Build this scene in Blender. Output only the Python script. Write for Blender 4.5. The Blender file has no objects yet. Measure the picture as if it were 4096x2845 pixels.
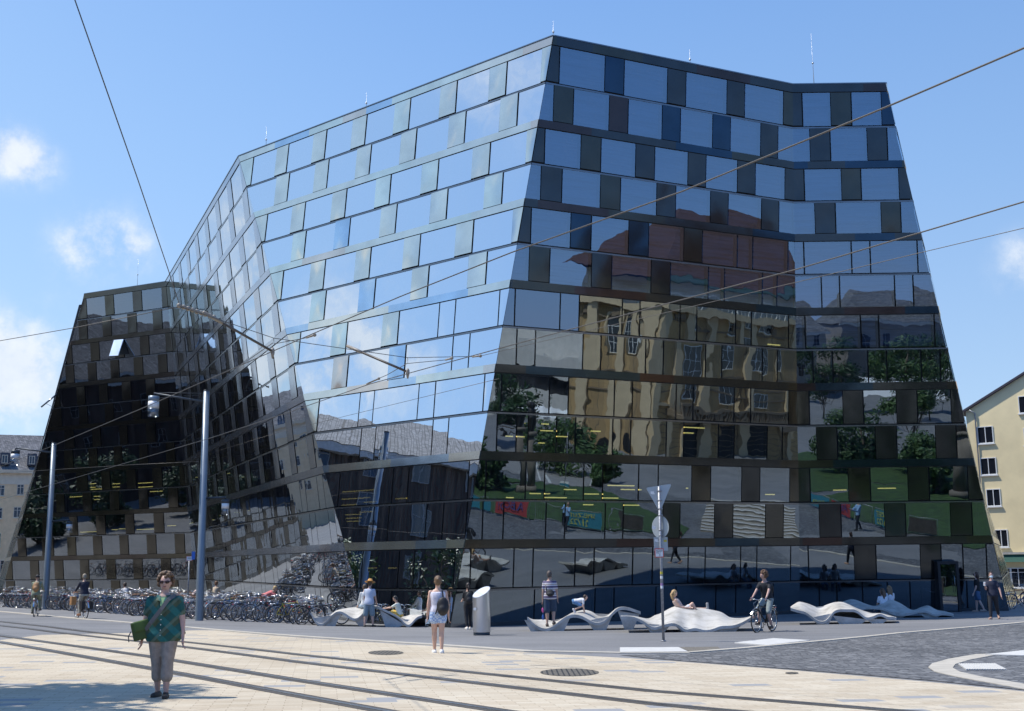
SUN_E, SKY_S, EXPO, CLOUDC = 3.0, .15, .75, (4.1, 4.2, 4.3)
import bpy, bmesh, math, random
import numpy as np
from mathutils import Vector, Matrix
rnd = random.Random(7)
SC = bpy.context.scene
COL = SC.collection
rad = math.radians
# ------------------------------------------------------------------ camera maths (pixels are those of a 2298 x 1596 view)
RC = np.array([[0.9999130057, 0.0022618156, -0.0129948146], [0.0131901863, -0.1714622384, 0.9851023905], [0.0, 0.9851880963, 0.1714771559]])
FS, CX, CY = 4700., 2048., 1422.5
CAM = np.array([0., 0., 1.6])
nc = np.array([0, 1, 894.5 / FS]); nc /= np.linalg.norm(nc)
NW = RC.T @ nc
def ray(xv, yv):
    d = RC.T @ np.array([(xv * 1.7824 - CX) / FS, (CY - yv * 1.7824) / FS, 1.0])
    return d / np.linalg.norm(d)
def proj(P):
    v = RC @ (np.asarray(P, float) - CAM)
    return (CX + FS * v[0] / v[2]) / 1.7824, (CY - FS * v[1] / v[2]) / 1.7824
def sstep(a, b, x):
    t = min(1, max(0, (x - a) / (b - a))); return t * t * (3 - 2 * t)
def G(x, y):                                            # the gently sloping square
    z = -(NW[0] * x + NW[1] * y) / NW[2] + 1.6 - 1.6 / NW[2]
    if y > 27:
        xs = [-60, -16, -2.3, 12.4, 21.3, 60]; ds = [0, 0, -.20, .12, .25, .25]
        z += float(np.interp(x, xs, ds)) * sstep(27, 45, y) * (1 - sstep(60, 90, y))
    return z
def gp(xv, yv, lift=0.):                                # pixel -> point on the ground
    d = ray(xv, yv); lo, hi = 3., 400.
    f = lambda t: CAM[2] + d[2] * t - G(d[0] * t, d[1] * t) - lift
    for _ in range(50):
        m = (lo + hi) / 2
        if f(m) > 0: lo = m
        else: hi = m
    t = lo
    return np.array([d[0] * t, d[1] * t, CAM[2] + d[2] * t])
def at_y(xv, yv, Y):
    d = ray(xv, yv); t = Y / d[1]; return CAM + t * d
def at_z(xv, yv, z):
    d = ray(xv, yv); t = (z - 1.6) / d[2]; return CAM + t * d
# ------------------------------------------------------------------ materials
MATS = {}
def nt(name):
    m = bpy.data.materials.new(name); m.use_nodes = True
    n = m.node_tree.nodes; l = m.node_tree.links
    b = n['Principled BSDF']
    MATS[name] = m
    return m, n, l, b
def coords(n, l, scale=1., rot=(0, 0, 0), kind='Object'):
    tc = n.new('ShaderNodeTexCoord'); mp = n.new('ShaderNodeMapping')
    mp.inputs['Scale'].default_value = (scale,) * 3 if not isinstance(scale, tuple) else scale
    mp.inputs['Rotation'].default_value = rot
    l.new(tc.outputs[kind], mp.inputs[0]); return mp.outputs[0]
def noise(n, l, vec, scale, detail=4, rough=.55):
    t = n.new('ShaderNodeTexNoise'); t.inputs['Scale'].default_value = scale
    t.inputs['Detail'].default_value = detail; t.inputs['Roughness'].default_value = rough
    l.new(vec, t.inputs['Vector']); return t
def ramp(n, l, fac, stops):
    r = n.new('ShaderNodeValToRGB'); e = r.color_ramp.elements
    while len(e) < len(stops): e.new(.5)
    for k, (p, c) in enumerate(stops):
        e[k].position = p; e[k].color = (*c, 1) if len(c) == 3 else c
    l.new(fac, r.inputs[0]); return r.outputs[0]
def mixc(n, l, fac, a, b, mode='MIX'):
    m = n.new('ShaderNodeMix'); m.data_type = 'RGBA'; m.blend_type = mode
    for k, v in ((0, fac), (6, a), (7, b)):
        if isinstance(v, (int, float)): m.inputs[k].default_value = v
        elif isinstance(v, tuple): m.inputs[k].default_value = (*v, 1)
        else: l.new(v, m.inputs[k])
    return m.outputs[2]
def mathn(n, l, op, a, b=0., c=None):
    m = n.new('ShaderNodeMath'); m.operation = op
    for k, v in enumerate((a, b) if c is None else (a, b, c)):
        if isinstance(v, (int, float)): m.inputs[k].default_value = v
        else: l.new(v, m.inputs[k])
    return m.outputs[0]
def bump(n, l, h, strength, dist, b, normal='Normal'):
    u = n.new('ShaderNodeBump'); u.inputs['Strength'].default_value = strength; u.inputs['Distance'].default_value = dist
    l.new(h, u.inputs['Height']); l.new(u.outputs[0], b.inputs[normal]); return u
def M(name, col=(.5, .5, .5), rough=.6, metal=0., vary=.15, scale=6., bmp=0., spec=None, alpha=None, emit=None):
    if name in MATS: return MATS[name]
    m, n, l, b = nt(name)
    b.inputs['Roughness'].default_value = rough; b.inputs['Metallic'].default_value = metal
    if spec is not None: b.inputs['Specular IOR Level'].default_value = spec
    if vary:
        v = coords(n, l)
        t = noise(n, l, v, scale, 5)
        lo = tuple(c * (1 - vary) for c in col); hi = tuple(min(1, c * (1 + vary)) for c in col)
        l.new(ramp(n, l, t.outputs['Fac'], [(.3, lo), (.7, hi)]), b.inputs['Base Color'])
        if bmp: bump(n, l, t.outputs['Fac'], bmp, .02, b)
    else: b.inputs['Base Color'].default_value = (*col, 1)
    if emit: b.inputs['Emission Color'].default_value = (*emit[0], 1); b.inputs['Emission Strength'].default_value = emit[1]
    return m
# ------------------------------------------------------------------ mesh builder
class MB:
    def __init__(s): s.v = []; s.f = []; s.mi = []; s.m = 0; s.sm = []; s.smooth = False
    def add(s, vs, fs):
        o = len(s.v); s.v += [tuple(map(float, p)) for p in vs]
        for f in fs: s.f.append(tuple(i + o for i in f)); s.mi.append(s.m); s.sm.append(s.smooth)
    def quad(s, a, b, c, d): s.add([a, b, c, d], [(0, 1, 2, 3)])
    def poly(s, pts): s.add(pts, [tuple(range(len(pts)))])
    def hexa(s, p): s.add(p, [(3, 2, 1, 0), (4, 5, 6, 7), (0, 1, 5, 4), (1, 2, 6, 5), (2, 3, 7, 6), (3, 0, 4, 7)])
    def box(s, c, size, ax=None):
        c = np.asarray(c, float); a = np.eye(3) if ax is None else np.asarray(ax, float)
        h = np.asarray(size, float) / 2
        s.hexa([c + a[0] * h[0] * i + a[1] * h[1] * j + a[2] * h[2] * k for i, j, k in ((-1, -1, -1), (1, -1, -1), (1, 1, -1), (-1, 1, -1), (-1, -1, 1), (1, -1, 1), (1, 1, 1), (-1, 1, 1))])
    def b2(s, lo, hi): s.box([(lo[i] + hi[i]) / 2 for i in range(3)], [hi[i] - lo[i] for i in range(3)])
    def tube(s, pts, r, seg=8, cap=True, rr=None, closed=False):
        P = [np.asarray(p, float) for p in pts]; n = len(P)
        if n < 2: return
        R = r if isinstance(r, (list, tuple)) else [r] * n
        vs = []; prev = None
        for i in range(n):
            if closed: t = P[(i + 1) % n] - P[i - 1]
            else: t = P[min(i + 1, n - 1)] - P[max(i - 1, 0)]
            t = t / (np.linalg.norm(t) + 1e-12)
            if prev is None:
                u = np.cross(t, (0, 0, 1.)); 
                if np.linalg.norm(u) < 1e-3: u = np.cross(t, (1., 0, 0))
            else: u = prev - t * (prev @ t)
            u /= np.linalg.norm(u) + 1e-12; w = np.cross(t, u); prev = u
            for k in range(seg):
                a = 2 * math.pi * k / seg
                vs.append(P[i] + R[i] * (math.cos(a) * u + math.sin(a) * w))
        fs = []
        for i in range(n if closed else n - 1):
            j = (i + 1) % n
            for k in range(seg):
                k2 = (k + 1) % seg
                fs.append((i * seg + k, i * seg + k2, j * seg + k2, j * seg + k))
        if cap and not closed:
            fs.append(tuple(range(seg))[::-1]); fs.append(tuple(range((n - 1) * seg, n * seg)))
        sm = s.smooth; s.smooth = True; s.add(vs, fs); s.smooth = sm
    def ell(s, c, r, seg=12, rings=8, ax=None):
        c = np.asarray(c, float); a = np.eye(3) if ax is None else np.asarray(ax, float)
        vs = [c + a[2] * r[2]]
        for i in range(1, rings):
            th = math.pi * i / rings
            for k in range(seg):
                p = 2 * math.pi * k / seg
                vs.append(c + a[0] * r[0] * math.sin(th) * math.cos(p) + a[1] * r[1] * math.sin(th) * math.sin(p) + a[2] * r[2] * math.cos(th))
        vs.append(c - a[2] * r[2]); fs = []
        for k in range(seg): fs.append((0, 1 + k, 1 + (k + 1) % seg))
        for i in range(rings - 2):
            for k in range(seg):
                o = 1 + i * seg; fs.append((o + k, o + seg + k, o + seg + (k + 1) % seg, o + (k + 1) % seg))
        o = 1 + (rings - 2) * seg
        for k in range(seg): fs.append((o + k, len(vs) - 1, o + (k + 1) % seg))
        sm = s.smooth; s.smooth = True; s.add(vs, fs); s.smooth = sm
    def loft(s, rings, cap=True, smooth=True):                        # rings: list of equal-length point lists
        n = len(rings[0]); vs = [p for r in rings for p in r]; fs = []
        for i in range(len(rings) - 1):
            for k in range(n):
                fs.append((i * n + k, i * n + (k + 1) % n, (i + 1) * n + (k + 1) % n, (i + 1) * n + k))
        if cap: fs.append(tuple(range(n))[::-1]); fs.append(tuple(range((len(rings) - 1) * n, len(rings) * n)))
        sm = s.smooth; s.smooth = smooth; s.add(vs, fs); s.smooth = sm
    def cap_bone(s, a, b, ra, rb, seg=10):               # tapered capsule
        a = np.asarray(a, float); b = np.asarray(b, float); d = b - a; L = np.linalg.norm(d); d = d / (L + 1e-9)
        pts = []; R = []
        for k in range(4):
            t = math.pi / 2 * (k / 4.); pts.append(a - d * ra * math.cos(t)); R.append(max(1e-3, ra * math.sin(t)))
        pts.append(a); R.append(ra); pts.append(b); R.append(rb)
        for k in range(1, 5):
            t = math.pi / 2 * (k / 4.); pts.append(b + d * rb * math.sin(t)); R.append(max(1e-3, rb * math.cos(t)))
        s.tube(pts, R, seg)
    def mesh(s, name, mats, off=(0, 0, 0)):
        me = bpy.data.meshes.new(name)
        o = np.asarray(off, float)
        me.from_pydata([tuple(np.asarray(p) - o) for p in s.v], [], s.f)
        for m in (mats if isinstance(mats, (list, tuple)) else [mats]): me.materials.append(m)
        me.polygons.foreach_set('material_index', s.mi); me.polygons.foreach_set('use_smooth', s.sm)
        me.update(); return me
    def build(s, name, mats, parent=None, loc=None):
        off = (0, 0, 0)
        if parent is not None and loc is None:            # vertices given in world space
            off = ROOTLOC.get(parent.name, (0, 0, 0)); off = np.asarray(off)
        if parent is None and loc is not None: off = loc
        o = bpy.data.objects.new(name, s.mesh(name, mats, off)); COL.objects.link(o)
        if parent is not None:
            o.parent = parent
            ROOTLOC[o.name] = off if loc is None else (0, 0, 0)
        elif loc is not None: o.location = loc; ROOTLOC[o.name] = np.asarray(loc, float)
        return o
ROOTLOC = {}
def tag(o, label=None, cat=None, group=None, kind=None):
    if label: o['label'] = label
    if cat: o['category'] = cat
    if group: o['group'] = group
    if kind: o['kind'] = kind
    return o
def empty(name, loc, label=None, cat=None, group=None, rz=0.):
    o = bpy.data.objects.new(name, None); o.empty_display_size = .2; COL.objects.link(o)
    o.location = loc; o.rotation_euler = (0, 0, rz); ROOTLOC[o.name] = np.asarray(loc, float)
    return tag(o, label, cat, group)
def copy_tree(o, parent=None):
    c = o.copy(); COL.objects.link(c)
    if parent is not None: c.parent = parent; c.matrix_parent_inverse = o.matrix_parent_inverse
    for ch in list(o.children): copy_tree(ch, c)
    return c
def text_into(mb, s, size, origin, ex, ez, depth=.004, align='CENTER'):
    cu = bpy.data.curves.new('t', 'FONT'); cu.body = s; cu.size = size; cu.align_x = align; cu.align_y = 'CENTER'; cu.extrude = depth; cu.resolution_u = 2
    ob = bpy.data.objects.new('t', cu); COL.objects.link(ob)
    bpy.context.view_layer.update()
    dg = bpy.context.evaluated_depsgraph_get(); me = bpy.data.meshes.new_from_object(ob.evaluated_get(dg))
    o = np.asarray(origin, float); ex = np.asarray(ex, float); ez = np.asarray(ez, float); en = np.cross(ex, ez)
    mb.add([o + ex * v.co.x + ez * v.co.y + en * v.co.z for v in me.vertices], [tuple(p.vertices) for p in me.polygons])
    bpy.data.objects.remove(ob); bpy.data.curves.remove(cu); bpy.data.meshes.remove(me)
# ------------------------------------------------------------------ people: one continuous remeshed body, clothes over it
def rem(name, mb, mat, voxel, smooth=4):
    me = mb.mesh(name, mat); ob = bpy.data.objects.new('tmp', me); COL.objects.link(ob)
    r = ob.modifiers.new('r', 'REMESH'); r.mode = 'VOXEL'; r.voxel_size = voxel; r.use_smooth_shade = True
    if smooth:
        s = ob.modifiers.new('s', 'SMOOTH'); s.factor = .5; s.iterations = smooth
    bpy.context.view_layer.update()
    dg = bpy.context.evaluated_depsgraph_get()
    nm = bpy.data.meshes.new_from_object(ob.evaluated_get(dg)); nm.name = name
    bpy.data.objects.remove(ob); bpy.data.meshes.remove(me)
    if not nm.materials: nm.materials.append(mat)
    for p in nm.polygons: p.use_smooth = True
    return nm
def link(name, me, parent):
    o = bpy.data.objects.new(name, me); COL.objects.link(o); o.parent = parent; return o
def rotx(v, a):                                           # rotate in the sagittal plane, positive = forward (+y) for an up vector
    x, y, z = v; return np.array([x, y * math.cos(a) + z * math.sin(a), -y * math.sin(a) + z * math.cos(a)])
def ring(c, up, wx, wy, n=14):
    up = np.asarray(up, float); up = up / np.linalg.norm(up); ex = np.array([1., 0, 0]); ex -= up * (ex @ up); ex /= np.linalg.norm(ex); ey = np.cross(up, ex)
    return [c + ex * wx * math.cos(2 * math.pi * k / n) + ey * wy * math.sin(2 * math.pi * k / n) for k in range(n)]
SKIN = {}
def skin(name, c):
    m = M('skin_' + name, c, .5, vary=.06, scale=9); m.node_tree.nodes['Principled BSDF'].inputs['Subsurface Weight'].default_value = .05
    return m
def cloth(name, c, vary=.18): return M('cloth_' + name, c, .85, vary=vary, scale=14, bmp=.25)
def person(label, pos, rz, h=1.7, w=1., belly=1., hip=None, lean=0., legs=((0, 0, 3), (0, 0, 3)), arms=((5, 6, 8), (5, 6, 8)), head=(0, 0),
           sk=(.52, .32, .23), hair=('short', (.06, .04, .03)), top=((.5, .5, .5), 'short'), hem=-.02, bottom=((.1, .1, .15), .95), flare=1., hemfl=1.06, shoes=(.05, .05, .05), voxel=.017, extra=None, group=None, face=True, matTop=None, fingers=True, sockless=False):
    """legs: (forward flex, knee bend, outward) in degrees for right, left. arms: (forward, outward, elbow) right, left."""
    u = h / 1.7
    root = empty('person', tuple(pos), label, 'person', group, rz)
    HZ = hip if hip is not None else .53 * h
    P = np.array([0, 0, HZ]); la = rad(lean)
    up = rotx((0, 0, 1), la)
    J = {}
    S = lambda t: P + up * t * h                          # along the spine
    neck = S(.305); hy, hp = rad(head[0]), rad(head[1])
    hup = rotx((0, 0, 1), la * .45 + hp)
    hc = S(.335) + hup * .075 * h
    hf = np.array([-math.sin(hy), math.cos(hy), 0]); hf = hf - hup * (hf @ hup); hf /= np.linalg.norm(hf); hr = np.cross(hf, hup)
    hax = [hr, hf, hup]
    body = MB()
    def torso(mb, inf, lo, hi, fl=1.):
        prof = [(-.055, .085, .062), (-.02, .103 * (.5 + .5 * belly), .072), (.03, .098 * (.4 + .6 * belly), .068), (.09, .084 * (.3 + .7 * belly), .060 * (.2 + .8 * belly)), (.15, .088 * (.5 + .5 * belly), .062 * (.5 + .5 * belly)), (.21, .098, .066), (.26, .094, .058), (.295, .06, .042), (.31, .035, .034)]
        ts = [p[0] for p in prof]; rs = []
        n = 12
        for k in range(n + 1):
            t = lo + (hi - lo) * k / n
            wx = np.interp(t, ts, [p[1] for p in prof]) * h * w + inf; wy = np.interp(t, ts, [p[2] for p in prof]) * h * (.6 + .4 * w) + inf
            k_ = 1 + (fl - 1) * (1 - sstep(-.06, .12, t)); wx *= k_; wy *= k_
            rs.append(ring(S(t), up, wx, wy))
        mb.loft(rs)
    torso(body, 0, -.06, .31)
    body.cap_bone(S(.28), S(.335) + hup * .02 * h, .036 * h, .032 * h)
    body.ell(hc, (.046 * h, .057 * h, .066 * h), 16, 12, hax)
    body.ell(hc + hf * .012 * h - hup * .032 * h, (.036 * h, .04 * h, .036 * h), 12, 8, hax)
    if face:
        body.ell(hc + hf * .057 * h - hup * .012 * h, (.0085 * h, .013 * h, .013 * h), 8, 6, hax)
        for s in (1, -1): body.ell(hc + hr * s * .046 * h - hup * .008 * h - hf * .004 * h, (.006 * h, .012 * h, .018 * h), 8, 6, hax)
    for i, s in ((0, 1), (1, -1)):
        f, k, ab = [rad(a) for a in legs[i]]
        hj = P + np.array([s * .050 * h * w ** .5, 0, -.012 * h])
        d = rotx((0, 0, -1), -f); d = np.array([s * math.sin(ab), d[1] * math.cos(ab), d[2] * math.cos(ab)])
        kn = hj + d * .242 * h
        d2 = rotx((0, 0, -1), -(f - k)); d2 = np.array([s * math.sin(ab) * .6, d2[1], d2[2]]); d2 /= np.linalg.norm(d2)
        an = kn + d2 * .235 * h
        J['hip', s], J['knee', s], J['ank', s] = hj, kn, an
        fw = np.array([s * .18, 1, 0.]); fd = rotx((0, 1, 0), 0) if abs(f - k) < .6 else np.array([0, -d2[2], d2[1]])
        fd = np.array([s * .15, fd[1], fd[2]]); fd /= np.linalg.norm(fd)
        J['toe', s] = an + fd * .095 * h + d2 * .028 * h; J['heel', s] = an - fd * .02 * h + d2 * .03 * h; J['foot', s] = (an, fd, d2)
        body.cap_bone(hj, kn, .057 * h * w, .034 * h * (.6 + .4 * w)); body.cap_bone(kn, kn + d2 * .09 * h, .034 * h * (.6 + .4 * w), .034 * h * (.6 + .4 * w)); body.cap_bone(kn + d2 * .08 * h, an, .033 * h * (.6 + .4 * w), .02 * h)
        body.cap_bone(J['heel', s], J['toe', s], .022 * h, .018 * h)
        af, aa, el = [rad(a) for a in arms[i]]
        sj = S(.262) + np.array([s * .094 * h * w, 0, 0])
        d = rotx((0, 0, -1), -af); d = np.array([s * math.sin(aa), d[1] * math.cos(aa), d[2] * math.cos(aa)])
        ej = sj + d * .17 * h
        d2 = rotx((0, 0, -1), -(af + el)); ab2 = aa * .5 if el < 1 else -abs(aa) * .2
        d2 = np.array([s * math.sin(ab2), d2[1] * math.cos(ab2), d2[2] * math.cos(ab2)])
        wj = ej + d2 * .15 * h
        J['sho', s], J['elb', s], J['wri', s], J['fore', s] = sj, ej, wj, d2
        body.cap_bone(sj, ej, .029 * h * (.5 + .5 * w), .023 * h * (.5 + .5 * w)); body.cap_bone(ej, wj, .0235 * h * (.5 + .5 * w), .0155 * h)
        # hand: palm, four unequal curled fingers, thumb from the side of the palm
        side = np.array([0, 1., 0]); side -= d2 * (side @ d2); side /= np.linalg.norm(side); nrm = np.cross(side, d2) * s
        pc = wj + d2 * .028 * h
        body.ell(pc, (.012 * h, .024 * h, .03 * h), 8, 6, [nrm, side, d2])
        if fingers:
            for q, (o, ln) in enumerate(((.0165, .038), (.0055, .044), (-.0055, .041), (-.0165, .032))):
                b0 = pc + d2 * .024 * h + side * o * h
                b1 = b0 + d2 * ln * .5 * h - nrm * .006 * h; b2_ = b1 + d2 * ln * .45 * h - nrm * .014 * h
                body.cap_bone(b0, b1, .0058 * h, .0053 * h, 6); body.cap_bone(b1, b2_, .0053 * h, .0045 * h, 6)
            t0 = pc + side * .018 * h - d2 * .008 * h; t1 = t0 + side * .014 * h + d2 * .016 * h - nrm * .006 * h; t2 = t1 + d2 * .02 * h - nrm * .008 * h
            body.cap_bone(t0, t1, .007 * h, .0065 * h, 6); body.cap_bone(t1, t2, .0065 * h, .0052 * h, 6)
    tone = skin('tone%03d' % int(sk[0] * 1000), sk)
    link('body', rem('body', body, tone, voxel, 3), root)
    # trousers / shorts / skirt
    if bottom:
        col, frac = bottom[0], bottom[1]; mb = MB(); inf = .011 * h
        torso(mb, inf * .8, -.065, .035, 1.)
        for s in (1, -1):
            a, k, n_ = J['hip', s], J['knee', s], J['ank', s]
            r0 = .059 * h * w + inf * .4
            if frac <= .5:
                e = a + (k - a) * frac * 2; mb.cap_bone(a, e, r0, (.055 - .02 * frac) * h * w * flare + inf * .6)
            else:
                e = k + (n_ - k) * (frac - .5) * 2; mb.cap_bone(a, k, r0, .038 * h * (.5 + .5 * w) + inf * .6)
                mb.cap_bone(k, e, .038 * h * (.5 + .5 * w) + inf * .6, .031 * h * flare * (.5 + .5 * w) + inf * .3)
        mat = col if isinstance(col, bpy.types.Material) else cloth('b%02x%02x%02x' % tuple(int(255 * c) for c in col), col)
        link('shorts' if frac <= .55 else 'trousers', rem('legwear', mb, mat, voxel, 4), root)
    col, sl = top[0], top[1]; mb = MB(); inf = .010 * h
    torso(mb, inf, hem, .268 if sl == 'none' else .292, hemfl if hem < -.03 else 1.)
    for s in (1, -1):
        a, e, wj = J['sho', s], J['elb', s], J['wri', s]
        if sl == 'short': mb.cap_bone(a, a + (e - a) * .62, .034 * h * (.5 + .5 * w), .033 * h * (.5 + .5 * w))
        elif sl == 'long': mb.cap_bone(a, e, .035 * h, .03 * h); mb.cap_bone(e, e + (wj - e) * .9, .03 * h, .024 * h)
        else: mb.cap_bone(S(.2) + np.array([s * .05 * h, 0, 0]), S(.285) + np.array([s * .055 * h, 0, 0]), .03 * h, .016 * h)
    mat = col if isinstance(col, bpy.types.Material) else cloth('t%02x%02x%02x' % tuple(int(255 * c) for c in col), col)
    link('shirt', rem('shirt', mb, mat, voxel, 4), root)
    if shoes:
        for s in (1, -1):
            an, fd, d2 = J['foot', s]; mb = MB()
            mb.cap_bone(J['heel', s], J['toe', s], .029 * h, .024 * h); mb.cap_bone(an + d2 * .012 * h, J['heel', s], .026 * h, .027 * h)
            mb.box((J['heel', s] + J['toe', s]) / 2 + d2 * .022 * h, (.05 * h, .15 * h, .012 * h), [np.cross(fd, -d2), fd, -d2])
            link('shoe', rem('shoe', mb, M('shoe%02x%02x%02x' % tuple(int(255 * c) for c in shoes), shoes, .6, vary=.1), .012 if voxel > .012 else .008, 2), root)
    st, hcol = hair; hm = M('hair%02x%02x%02x' % tuple(int(255 * c) for c in hcol), hcol, .55, vary=.35, scale=40, bmp=.6)
    mb = MB()
    if st != 'bald':
        mb.ell(hc - hf * .012 * h + hup * .014 * h, (.0505 * h, .057 * h, .06 * h), 14, 10, hax)
        mb.ell(hc - hf * .022 * h - hup * .012 * h, (.05 * h, .044 * h, .05 * h), 12, 8, hax)
    rr = random.Random(int(abs(pos[0]) * 997))
    if st == 'curly':
        for k in range(130):
            v = np.array([rr.gauss(0, 1), rr.gauss(0, 1), rr.gauss(0, 1)]); v /= np.linalg.norm(v)
            if v[2] < -.55 or (v[1] > .35 and v[2] < .45): continue
            mb.ell(hc - hf * .012 * h + hup * .012 * h + (hr * v[0] * .062 + hf * v[1] * .058 + hup * v[2] * .07) * h, (.017 * h,) * 3, 7, 5)
    if st == 'bun': mb.ell(hc - hf * .06 * h + hup * .02 * h, (.026 * h,) * 3, 10, 7)
    if st == 'pony':
        b = hc - hf * .055 * h + hup * .01 * h; mb.tube([b, b - hf * .02 * h - hup * .03 * h, b - hf * .015 * h - hup * .09 * h, b - hup * .14 * h], [.014 * h, .02 * h, .018 * h, .006 * h], 8)
    if st == 'long':
        for q in range(-3, 4):
            b = hc + hr * q * .014 * h - hf * .035 * h + hup * .02 * h
            mb.tube([b, b - hf * .014 * h - hup * .06 * h, S(.27) + hr * q * .015 * h - hf * .05 * h, S(.21) + hr * q * .014 * h - hf * .058 * h], [.02 * h, .022 * h, .02 * h, .008 * h], 7)
        for s in (1, -1):
            b = hc + hr * s * .045 * h + hup * .02 * h; mb.tube([b, b - hup * .06 * h, b - hup * .11 * h - hf * .01 * h], [.014 * h, .018 * h, .008 * h], 7)
    if st in ('cap',): mb.ell(hc + hf * .05 * h + hup * .018 * h, (.045 * h, .04 * h, .008 * h), 10, 6, hax)
    if mb.v: link('cap' if st == 'cap' else 'hair', mb.mesh('hair', hm), root)
    if face and st != 'cap':
        mb = MB(); mb.smooth = True
        for s in (1, -1): mb.ell(hc + hr * s * .019 * h + hf * .051 * h + hup * .004 * h, (.008 * h, .006 * h, .0045 * h), 8, 5, hax)
        link('eyes', mb.mesh('eyes', M('eye_dark', (.03, .02, .015), .2, vary=0)), root)
        mb = MB(); mb.ell(hc + hf * .051 * h - hup * .036 * h, (.015 * h, .006 * h, .0045 * h), 8, 5, hax)
        link('mouth', mb.mesh('mouth', M('lip', (.35, .12, .1), .5, vary=0)), root)
    J['hc'], J['hax'], J['S'], J['h'], J['up'] = hc, hax, S, h, up
    if extra: extra(root, J)
    return root, J
def backpack(root, J, mat, side=0., drop=.0, sz=(.15, .09, .22), strap=True):
    h = J['h']; S = J['S']; up = J['up']; bk = np.array([0, -1., 0]); bk -= up * (bk @ up); bk /= np.linalg.norm(bk)
    c = S(.15 - drop) + bk * (.075 * h + sz[1]) + np.array([side, 0, 0]); mb = MB()
    ax = [np.array([1., 0, 0]), bk, up]
    mb.ell(c, (sz[0], sz[1], sz[2]), 14, 10, ax); mb.ell(c + bk * .04 - up * sz[2] * .3, (sz[0] * .8, sz[1], sz[2] * .55), 12, 8, ax)
    o = link('backpack', rem('backpack', mb, mat, .02, 3), root)
    if strap:
        mb = MB()
        for s in (1, -1):
            q = np.array([s * .055 * h, 0, 0]); mb.tube([c + q * .9 + up * sz[2] * .8, S(.29) + q - bk * 0., S(.25) + q - bk * .07 * h, S(.15) + q * 1.2 - bk * .07 * h, S(.1) + q * 1.6 + bk * .02], .016, 6)
        link('strap', mb.mesh('strap', mat), root)
    return o
# ------------------------------------------------------------------ the library: five leaning facets of glass and steel
CL = {'CD': [-2.3003, 45.2052, .185, -.024], 'DE': [12.4086, 52.2595, .0148, -.103], 'BC': [-6.29, 48.6861, -.3461, .4343], 'EF': [21.3172, 52.2555, -.195, -.1027], 'AB': [-23.2808, 87.1879, -.1145, -.0672], 'GA': [-41.5479, 97.1648, .3696, -.347],
      'FG': [29.85, 72.0, -.306, -.14], 'GH': [-50.9, 117.5, .435, -.38]}
ZL = [2.073, 5.4268, 8.7938, 12.1215, 15.4028, 18.6545, 22.113]
BH, PT, ZB = .3215, .3537, -1.6
def cor(n, z): c = CL[n]; return np.array([c[0] + c[2] * z, c[1] + c[3] * z, z])
class Facet:
    def __init__(s, a, b):
        s.a, s.b = a, b
        A, B = cor(a, 10), cor(b, 10); s.h = (B - A) * np.array([1, 1, 0]); s.h /= np.linalg.norm(s.h); s.o = cor(a, 0)
        A2, B2, T = cor(a, 2), cor(b, 2), (cor(a, 20) + cor(b, 20)) / 2
        n = np.cross(B2 - A2, T - A2); n /= np.linalg.norm(n); s.n = n if n @ (CAM - A2) > 0 else -n
    def sa(s, z): return (cor(s.a, z) - s.o) @ s.h
    def sb(s, z): return (cor(s.b, z) - s.o) @ s.h
    def P(s, q, z, off=0.):
        A, B = cor(s.a, z), cor(s.b, z); a, b = s.sa(z), s.sb(z)
        return A + (B - A) * ((q - a) / (b - a)) + s.n * off
    def s_at(s, xS, z):
        A, B = cor(s.a, z), cor(s.b, z); lo, hi = 0., 1.
        for _ in range(40):
            m = (lo + hi) / 2
            if proj(A + (B - A) * m)[0] * 1.7824 < xS: lo = m
            else: hi = m
        return s.sa(z) + (s.sb(z) - s.sa(z)) * lo
    def hit(s, xv, yv, off=0.):
        d = ray(xv, yv); A = cor(s.a, 2) + s.n * off; t = ((A - CAM) @ s.n) / (d @ s.n); return CAM + d * t
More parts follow.
